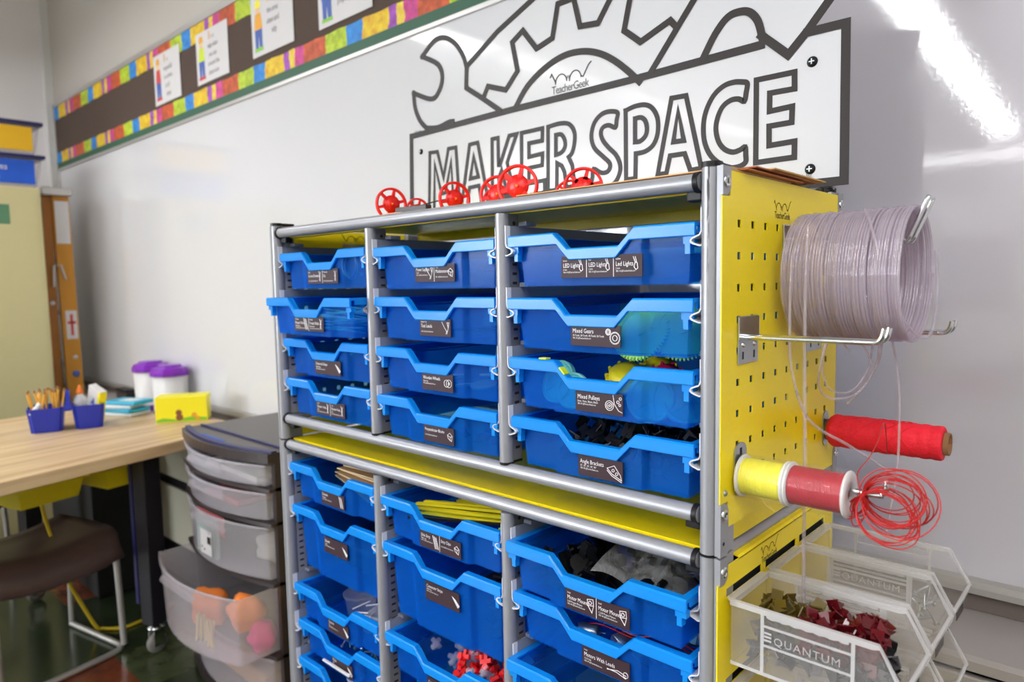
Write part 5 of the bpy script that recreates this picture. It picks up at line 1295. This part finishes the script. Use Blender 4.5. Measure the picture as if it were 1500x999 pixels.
# packs and tissue box
for i, (x, y, rz, mat) in enumerate([(-2.40,.27,.5,'white_pack'),(-2.39,.27,.35,'teal_pack'),(-2.41,.26,.6,'white_pack'),(-2.38,.28,.45,'teal_pack')]):
    t = thing('wipes_pack','flat %s pack, %s of the pile beside the blue caddy' % ('white' if mat=='white_pack' else 'teal', ['bottom one','second','third','topmost'][i]),'pack',(x,y,.7905+i*.0165),(0,0,rz),'packs piled on the table')
    MB().bbox(-.085,.085,-.055,.055,0,.016,.005).obj('pack',mat,t)
    MB().bbox(-.030,.050,-.030,.030,.0161,.0163,.00005).obj('pack_print','teal_pack' if mat=='white_pack' else 'white_pack',t)
t = thing('tissue_box','bright yellow tissue box with cartoon print on table end','tissue box',(-2.055,.385,.7902),(0,0,math.atan2(.165,.10)))
MB().bbox(-.098,.098,-.055,.055,0,.105,.002).obj('carton','tissue_yellow',t)
MB().prism([(-.096,.004),(.096,.004),(.096,.014),(.04,.022),(-.02,.012),(-.07,.020),(-.096,.012)],-.0556,-.0551,'y').obj('green_ground','green_print',t)
MB().lathe([(.012,-.0557),(.0,-.0562)],(-.010,0,.040),'y',14).lathe([(.014,-.0557),(.0,-.0562)],(-.008,0,.020),'y',14).obj('printed_animal','brown_print',t)
MB().lathe([(.010,-.0557),(.0,-.0562)],(.048,0,.028),'y',14).lathe([(.009,-.0557),(0,-.0562)],(.060,0,.014),'y',14).obj('printed_chick','print_orange',t)
MB().prism([(-.055+.055*(1-math.cos(k*PI/8)) , .022*math.sin(k*PI/8)) for k in range(16)],.1052,.1056,'z').obj('opening','tissue_yellow',t)
# purple lidded tubs on the heater cabinet
for i, (x, y, lab) in enumerate(((-2.72,.500,'white tub with purple lid, left one near whiteboard'),(-2.46,.490,'white tub with purple lid, right one behind tissue box'))):
    t = thing('wipes_tub', lab, 'tub', (x,y,.7445), (0,0,-.7), 'purple lidded tubs')
    R = .078
    MB().lathe([(0,0),(R*.92,0),(R*.95,.03),(R*.99,.190),(0,.190)],seg=36).obj('tub','white_plastic',t)
    MB().lathe([(R*.935,.0005),(R*.965,.030)],seg=36).obj('lower_band','purple_print',t)
    MB().lathe([(R*1.05,.1905),(R*1.09,.193),(R*1.09,.210),(R*.98,.226),(R*.7,.232),(R*.66,.240),(0,.242)],seg=12,smooth=False).obj('lid','purple',t)
    mb = MB()
    for k in range(4): mb.prism([(R*1.0*math.cos(a*.15-2.1), R*1.0*math.sin(a*.15-2.1)) for a in range(7)]+[(R*.99*math.cos(a*.15-2.1), R*.99*math.sin(a*.15-2.1)) for a in range(6,-1,-1)], .130-k*.014, .134-k*.014, 'z')
    mb.obj('label_print','print_grey',t)
# eraser and markers on the rail
t = thing('board_eraser','dark board eraser resting at the whiteboard rail, far left','eraser'); onwall(t)
MB().bbox(-3.27,-3.12,-.075,-.027,.7445,.785,.006).obj('felt','frame_brown',t); MB().bbox(-3.275,-3.115,-.078,-.024,.7855,.800,.005).obj('grip','black',t)
for i, (x, mat, lab) in enumerate(((-2.20,'pale_wood','wooden stick lying on heater cabinet behind drawers'),(-2.33,'print_grey','grey marker lying on the heater cabinet behind tissue box'))):
    tag(MB().tube([(x,.50-.02*i,.7545),(x+.30-.12*i,.55-.05*i,.7545)],.009,10).obj('stick' if i == 0 else 'marker_pen',mat),lab,'stick' if i == 0 else 'marker')

# tan cabinet with boxes, ladder
cb = thing('steel_cabinet','tall tan steel cabinet in the left corner','cabinet',(-3.68,-.12,0))
MB().bbox(-.25,.25,-.65,.378,.05,1.880,.004).obj('body','cabinet',cb)
MB().box(.2503,.2530,-.635,.362,.09,1.845).obj('front_panel','cabinet',cb)
MB().box(-.24,.24,-.64,.368,0,.0495).obj('plinth','leg_black',cb)
t = tag(MB().bbox(-3.4268,-3.4245,-.02,.115,1.685,1.785,.0005).obj('green_note','green_paper'),'dark green paper note stuck high on the tan cabinet','note')
t2 = tag(MB().bbox(-3.4268,-3.4245,-.08,.02,1.790,1.815,.0005).obj('white_note','paper'),'white slip stuck above the green note on cabinet','note')
def tote(z, label, panel, words, gx):
    t = thing('storage_tote', label, 'storage box', (-3.60,.030,z), group='lidded boxes on the tan cabinet')
    mb = MB(); 
    bm = bmesh.new(); bmesh.ops.create_cube(bm, size=1)
    for v in bm.verts: v.co = Vector((v.co.x*(.30 if v.co.z > 0 else .26), v.co.y*(.50 if v.co.z > 0 else .46), .001+(v.co.z+.5)*.150))
    bmesh.ops.bevel(bm, geom=bm.edges[:], offset=.01, segments=2, affect='EDGES'); MB().from_bm(bm).obj('box_body','frosted',t)
    MB().bbox(-.165,.165,-.265,.265,.1515,.170,.004).obj('lid','navy_dark',t)
    MB().bbox(.140,.152,-.185,.215,.018,.142,.002).obj('front_card',panel,t)
    if words:
        w = text_mesh(words, .045, 0, 1, 'CENTER', .9); w.v = [(.1525, a+.03, b+.085) for a, b, c in w.v]; w.obj('card_text','paper',t)
        MB().box(.1524,.1530,-.12,.06,.040,.050).obj('card_line','teal_pack',t)
tote(1.881,'lidded box with bright blue card, lower one on cabinet','print_blue2','Building',0) if False else None
M['card_blue'] = simple('blue card', (.01,.10,.60), .4, noise=.5, scale=9)
M['card_yellow'] = simple('amber card', (.72,.42,.01), .45)
tote(1.881,'lidded clear box with bright blue card, lower one on cabinet','card_blue','Supplies',0)
tote(2.052,'lidded clear box with amber card, stacked on top','card_yellow',None,0)
ld = thing('step_ladder','folded orange fibreglass step ladder leaning in the corner','ladder')
def rail_(y0, y1, w, x, mat, nm, th=.028):
    """side rail; its wide face looks along +x; y0 at the floor, y1 at the top"""
    return MB().prism([(y0-w/2,.0),(y0+w/2,.0),(y1+w/2,1.862),(y1-w/2,1.862)], x-th/2, x+th/2, 'x').obj(nm, mat, ld)
MB().bbox(-3.69,-3.545,.295,.438,1.8625,1.905,.006).obj('cap','alu',ld)
rail_(.405,.388,.080,-3.600,'ladder','front_rail')
rail_(.300,.328,.045,-3.615,'ladder_dark','rear_rail')
rail_(.405,.392,.070,-3.980,'ladder','far_rail')
for z in (.30,.60,.90,1.20,1.50): MB().box(-3.965,-3.615,.372,.430,z,z+.026).obj('step','alu',ld)
MB().tube([(-3.578,.325,1.36),(-3.576,.330,1.475),(-3.576,.365,1.480),(-3.578,.385,1.40)],.006,8).obj('spreader','alu',ld)
XF = -3.5858
MB().box(XF,XF+.001,.356,.424,1.60,1.835).obj('long_label','paper',ld)
sl = MB().box(XF,XF+.001,.372,.428,1.065,1.225).obj('short_label','paper',ld)
MB().box(XF+.0011,XF+.0016,.394,.408,1.085,1.205).box(XF+.0011,XF+.0016,.380,.422,1.150,1.165).obj('warning_print','print_red',sl)
MB().lathe([(.019,XF),(.019,XF+.0012),(0,XF+.0012)],(0,.405,.865),'x',18).obj('blue_sticker','print_blue',ld)
MB().lathe([(.012,XF),(.012,XF+.0012),(0,XF+.0012)],(0,.408,.960),'x',14).lathe([(.012,-3.601),(.012,-3.598),(0,-3.598)],(0,.318,1.27),'x',14).obj('pale_stickers','paper',ld)
# yellow bins and dark crate below the table, the latter added for the shade
for i, (x, y, z, w, d) in enumerate(((-1.985,-.185,.606,.28,.22),(-1.95,.045,.622,.26,.145))):
    t = thing('yellow_bin', ['shallow yellow bin under the table, nearer one','shallow yellow bin under the table, nearer the wall'][i], 'bin', (x,y,z), (0,0,ang), 'yellow bins under the table')
    bm = bmesh.new(); bmesh.ops.create_cube(bm, size=1)
    for v in bm.verts: v.co = Vector((v.co.x*(w if v.co.z > 0 else w*.86), v.co.y*(d if v.co.z > 0 else d*.86), (v.co.z+.5)*.075))
    bm.faces.ensure_lookup_table(); topf = max(bm.faces, key=lambda f: f.calc_center_median().z); bm.faces.remove(topf)
    bmesh.ops.solidify(bm, geom=bm.faces[:], thickness=.003); MB().from_bm(bm).obj('bin_body','bin_yellow',t)
    r = MB()
    for a, b, c, e in ((-w/2-.012,w/2+.012,-d/2-.012,-d/2),(-w/2-.012,w/2+.012,d/2,d/2+.012),(-w/2-.012,-w/2,-d/2,d/2),(w/2,w/2+.012,-d/2,d/2)): r.box(a,b,c,e,.068,.076)
    r.obj('rim','bin_yellow',t)
    MB().box(-w/2+.01,-w/2+.03,-.012,.012,.0762,.747-z).box(w/2-.03,w/2-.01,-.012,.012,.0762,.747-z).obj('hanger','leg_black',t)
t = thing('shade_infill','large black crate added in place of shade under the table','infill',(-2.70,.245,0))
MB().bbox(-.34,.30,-.13,.12,.001,.60,.006).obj('body','matte_black',t); MB().bbox(-.35,.31,-.14,.13,.560,.6005,.004).obj('lip','leg_black',t)  # black block added to stand for the shade under the table
# yellow power cord
pts = [(-2.05,-.150,.66),(-2.05,-.145,.62),(-2.05,-.131,.489),(-2.05,-.081,.265),(-2.055,-.027,.116),(-2.072,.015,.020),(-2.079,.034,.007),(-2.04,.07,.007),(-2.022,.10,.007),(-2.034,.183,.007),(-2.088,.311,.007)]
tag(MB().tube(smooth_line(pts,False,8),.0065,8).obj('power_cable','cord'),'yellow power cable hanging from table and running over floor','cord')

# chairs
def chair(name_label, loc, rz, src=None):
    t = thing('school_stool', name_label, 'stool', loc, (0,0,rz), 'brown plastic seats under the table')
    # seat shell, rolled front edge; local: +y front
    bm = bmesh.new(); nx, ny = 12, 14; g = {}
    for i in range(nx+1):
        for j in range(ny+1):
            u, v = i/nx*2-1, j/ny*2-1
            cx_ = .215*u*(1-.10*max(0,-v)**2); cy_ = .205*v
            if abs(u) > .75 and abs(v) > .75: cx_ *= .965; cy_ *= .965
            z = .448-.016*(1-u*u)*(1-.5*v)-.10*max(0,v-.45)**2*3.2+.03*max(0,-v-.7)+.012*u*u
            g[i,j] = bm.verts.new((cx_, cy_, z))
    for i in range(nx):
        for j in range(ny): bm.faces.new((g[i,j],g[i+1,j],g[i+1,j+1],g[i,j+1]))
    bmesh.ops.recalc_face_normals(bm, faces=bm.faces[:])
    bmesh.ops.solidify(bm, geom=bm.faces[:], thickness=.014); MB().from_bm(bm, True).obj('seat','brown_seat',t)
    for s in (-1,1):
        x = .200*s
        MB().tube(smooth_line([(x*.80,.10,.424),(x*.97,.125,.420),(x,.145,.400),(x,.160,.20),(x,.168,.022)],False,5),.011,12).obj('front_leg','alu',t)
        MB().tube(smooth_line([(x*.80,-.12,.424),(x*.97,-.145,.420),(x,-.165,.400),(x,-.185,.20),(x,-.195,.022)],False,5),.011,12).obj('rear_leg','alu',t)
    fl = smooth_line([(-.200,-.200,.0115),(-.200,.0,.0115),(-.200,.130,.0115),(-.185,.165,.0115),(-.150,.180,.0115),(0,.182,.0115),(.150,.180,.0115),(.185,.165,.0115),(.200,.130,.0115),(.200,0,.0115),(.200,-.200,.0115)],False,5)
    MB().tube(fl,.011,12).obj('floor_sled','alu',t)
    return t
chair('brown plastic seat on sled legs under the table, nearer one',(-1.975,-.190,0),-1.36)
chair('brown seat on sled legs at the left photo edge, behind nearer seat',(-3.05,-.33,0),-1.2)

# drawer tower
dt = thing('drawer_tower','black framed tower of five translucent drawers beside the storage unit','drawer unit',(-1.28,.19,0))
W2, DP = .305, .38
def bow(x, b=.050): return -b*(1-(x/W2)**2)
XB = [-W2+2*W2*i/16 for i in range(17)]
def bow_outline(inset=0, b=.05, back=DP): return [(x*(1-inset/W2), bow(x,b)+inset) for x in XB]+[(W2-inset,back),(-W2+inset,back)]
fr = MB()
fr.box(-W2,-W2+.018,.02,DP,.045,.820).box(W2-.018,W2,.02,DP,.045,.820).box(-W2+.018,W2-.018,DP-.015,DP,.045,.820)
fr.obj('side_frame','frame_brown',dt)
MB().prism(bow_outline(0,.052), .820, .850, 'z').obj('top_panel','frame_brown',dt)
tp = MB()
tp.prism([(x, bow(x)+.012) for x in XB]+[(x, bow(x)+.030) for x in XB[::-1]], .8502, .856, 'z')
tp.prism([(-W2+.012,.06),(W2-.012,.06),(W2-.012,.07),(-W2+.012,.07)], .8502, .855, 'z')
tp.obj('top_ridge','navy_dark',dt)
MB().box(-.11,.06,-.020,-.008,.8562,.8575).obj('shiny_inlay','print_blue',dt)
lev = [(.720,.815),(.612,.712),(.392,.604),(.165,.384),(.0,.0)]
levs = [(.745,.818),(.640,.733),(.455,.628),(.228,.443),(.0,.216)]
for i, (z0, z1) in enumerate(levs[:4]):
    MB().prism(bow_outline(0,.046,DP-.02), z0-.012, z0-.001, 'z').obj('shelf_divider','frame_brown',dt)
MB().prism(bow_outline(-.004,.052,DP), .012, .044, 'z').obj('base_panel','frame_brown',dt)
for sx in (-1,1):
    for y in (.03,DP-.04): MB().lathe([(.012,0),(.014,.006),(.014,.011)],(sx*(W2-.04),y,0),'z',12).obj('foot','frame_brown',dt)
for i, (z0, z1) in enumerate(levs):
    if i == 4: z0 = .046
    pull = .105 if i == 3 else .0
    h = z1-z0; w = W2-.020
    bm = bmesh.new()
    xs = [-w+2*w*k/14 for k in range(15)]
    rings = []
    for f in (0, 1):
        zz = z0+.003+(h-.010)*f; ww = w*(.965+.035*f)
        ring = [(x*ww/w, -.058*(1-(x/w)**2)+.006*(1-f), zz) for x in xs]+[(ww,DP-.03,zz),(-ww,DP-.03,zz)]
        rings.append([bm.verts.new(p) for p in ring])
    m = len(rings[0])
    for k in range(m): bm.faces.new((rings[0][k], rings[0][(k+1)%m], rings[1][(k+1)%m], rings[1][k]))
    bm.faces.new(rings[0][::-1])
    bmesh.ops.recalc_face_normals(bm, faces=bm.faces[:])
    bmesh.ops.solidify(bm, geom=bm.faces[:], thickness=.0025)
    d = MB().from_bm(bm).obj('drawer','frosted',dt); d.location = (0,-pull,0)
    rim = MB()
    ptsr = [(x, -.062*(1-(x/w)**2), z1-.008) for x in xs]
    rim.tube(ptsr, .0045, 6)
    rim.prism([(-.12,z1-.040),(.12,z1-.040),(.10,z1-.018),(-.10,z1-.018)],-.066,-.050,'y')
    rim.obj('handle_rim','frosted',d)
# contents seen through the drawers
def blob(name, mat, c, r, label, cat, sq=(1,1,1), seed=0, group=None):
    bm = bmesh.new(); bmesh.ops.create_icosphere(bm, subdivisions=3, radius=r); rr = random.Random(seed)
    ph = [rr.uniform(0,6) for _ in range(3)]
    for v in bm.verts:
        k = 1+.16*math.sin(v.co.x/r*4+ph[0])*math.sin(v.co.y/r*5+ph[1])+.10*math.sin(v.co.z/r*7+ph[2])
        v.co = Vector((v.co.x*sq[0]*k, v.co.y*sq[1]*k, v.co.z*sq[2]*k))+Vector(c)
    return tag(MB().from_bm(bm, True).obj(name, mat), label, cat, group)
M['orange_cloth'] = simple('orange cloth', (.85,.22,.03), .8); M['pink_cloth'] = simple('pink felt', (.9,.03,.30), .8)
M['pale_red'] = simple('pale red card', (.55,.12,.12), .7); M['off_white'] = simple('off-white card', (.62,.60,.55), .7)
M['mint'] = simple('mint card', (.45,.62,.52), .7); M['straw'] = simple('straw colour', (.72,.58,.26), .6)
blob('orange_cloth_bundle','orange_cloth',(-1.34,.150,.290),.068,'orange cloth bundle in the open drawer of the tower','cloth',(1.2,.8,.9),1)
blob('orange_cloth_bundle','orange_cloth',(-1.12,.170,.33),.060,'orange cloth bundle at the right rear of open drawer','cloth',(1.2,.9,.9),2)
blob('pink_felt_bundle','pink_cloth',(-1.055,.185,.27),.050,'hot pink felt in the right corner of open drawer','cloth',(.8,.8,1.0),3)
rr = random.Random(6)
for k in range(12):
    x = -1.225+rr.uniform(-.05,.06)
    tag(MB().tube([(x,.075+rr.uniform(-.008,.02),.225),(x+rr.uniform(-.05,.02),.085+rr.uniform(-.008,.02),.305)],.0045,6).obj('craft_stick','straw'),'pale yellow craft stick upright in the open tower drawer','stick','craft sticks in the open drawer')
blob('paper_bundle','off_white',(-1.10,.26,.520),.055,'pale crumpled paper at right of the third drawer','paper',(1.1,.8,.9),5)
tag(MB().bbox(-1.42,-1.27,.155,.165,.462,.590,.002).obj('mint_card','mint'),'pale green card standing in the third tower drawer','card')
tag(MB().bbox(-1.44,-1.24,.167,.170,.540,.605,.001).xf(Matrix.Identity(4)).obj('red_edge_card','pale_red'),'red edged card behind the pale green card in drawer','card')
tag(MB().bbox(-1.44,-1.20,.200,.35,.625,.660,.003).obj('red_folder','pale_red'),'pale red folder in the second tower drawer','folder')
tag(MB().bbox(-1.42,-1.06,.195,.38,.735,.765,.003).obj('white_folder','off_white'),'off-white folder in the top tower drawer','folder')
tag(MB().bbox(-1.40,-1.07,.195,.38,.060,.125,.01).obj('cardboard_pieces','wood_sheet'),'brown cardboard pieces filling the bottom tower drawer','cardboard')
# white price label on the third drawer
x = -1.335
t = thing('drawer_label','white printed label on the front of third tower drawer','label')
MB().prism([(-1.345,.480),(-1.265,.480),(-1.265,.560),(-1.345,.560)],.1355,.1347,'y').xf(Matrix.Rotation(0,4,'Z')).obj('label_card','paper',t)
MB().box(-1.292,-1.268,.1340,.1346,.518,.542).box(-1.338,-1.330,.1340,.1346,.498,.504).box(-1.320,-1.312,.1340,.1346,.492,.498).obj('label_print','black_ink',t)

# ------------------------------------------------------------ camera, world
cam = bpy.data.cameras.new('camera'); co = bpy.data.objects.new('camera', cam); COL.objects.link(co)
F, CX, CY, YAW, PIT, ROL = (1014.797, 0.91189, -0.78095, 0.74811, -0.08472, -0.01826)
fw = Vector((-math.sin(YAW)*math.cos(PIT), math.cos(YAW)*math.cos(PIT), math.sin(PIT)))
r = Vector((math.cos(YAW), math.sin(YAW), 0)); u = r.cross(fw)
r2 = math.cos(ROL)*r+math.sin(ROL)*u; u2 = -math.sin(ROL)*r+math.cos(ROL)*u
R = Matrix((r2, u2, -fw)).transposed()
co.matrix_world = Matrix.Translation((CX,CY,1.34)) @ R.to_4x4()
cam.sensor_width = 36; cam.sensor_fit = 'HORIZONTAL'; cam.lens = F/1500*36; cam.clip_start = .01
cam.dof.use_dof = True; cam.dof.focus_distance = 1.02; cam.dof.aperture_fstop = 4.0
scn.camera = co
w = bpy.data.worlds.new('world'); scn.world = w; w.use_nodes = True
w.node_tree.nodes['Background'].inputs[0].default_value = (.6,.65,.7,1); w.node_tree.nodes['Background'].inputs[1].default_value = .3
scn.view_settings.view_transform = 'Standard'; scn.view_settings.look = 'None'; scn.view_settings.gamma = 1
scn.view_settings.use_curve_mapping = False
scn.view_settings.exposure = 0.2
scn.cycles.max_bounces = 10; scn.cycles.transparent_max_bounces = 24; scn.cycles.diffuse_bounces = 4; scn.cycles.glossy_bounces = 4
scn.cycles.sample_clamp_indirect = 8
scn.cycles.caustics_reflective = False; scn.cycles.caustics_refractive = False
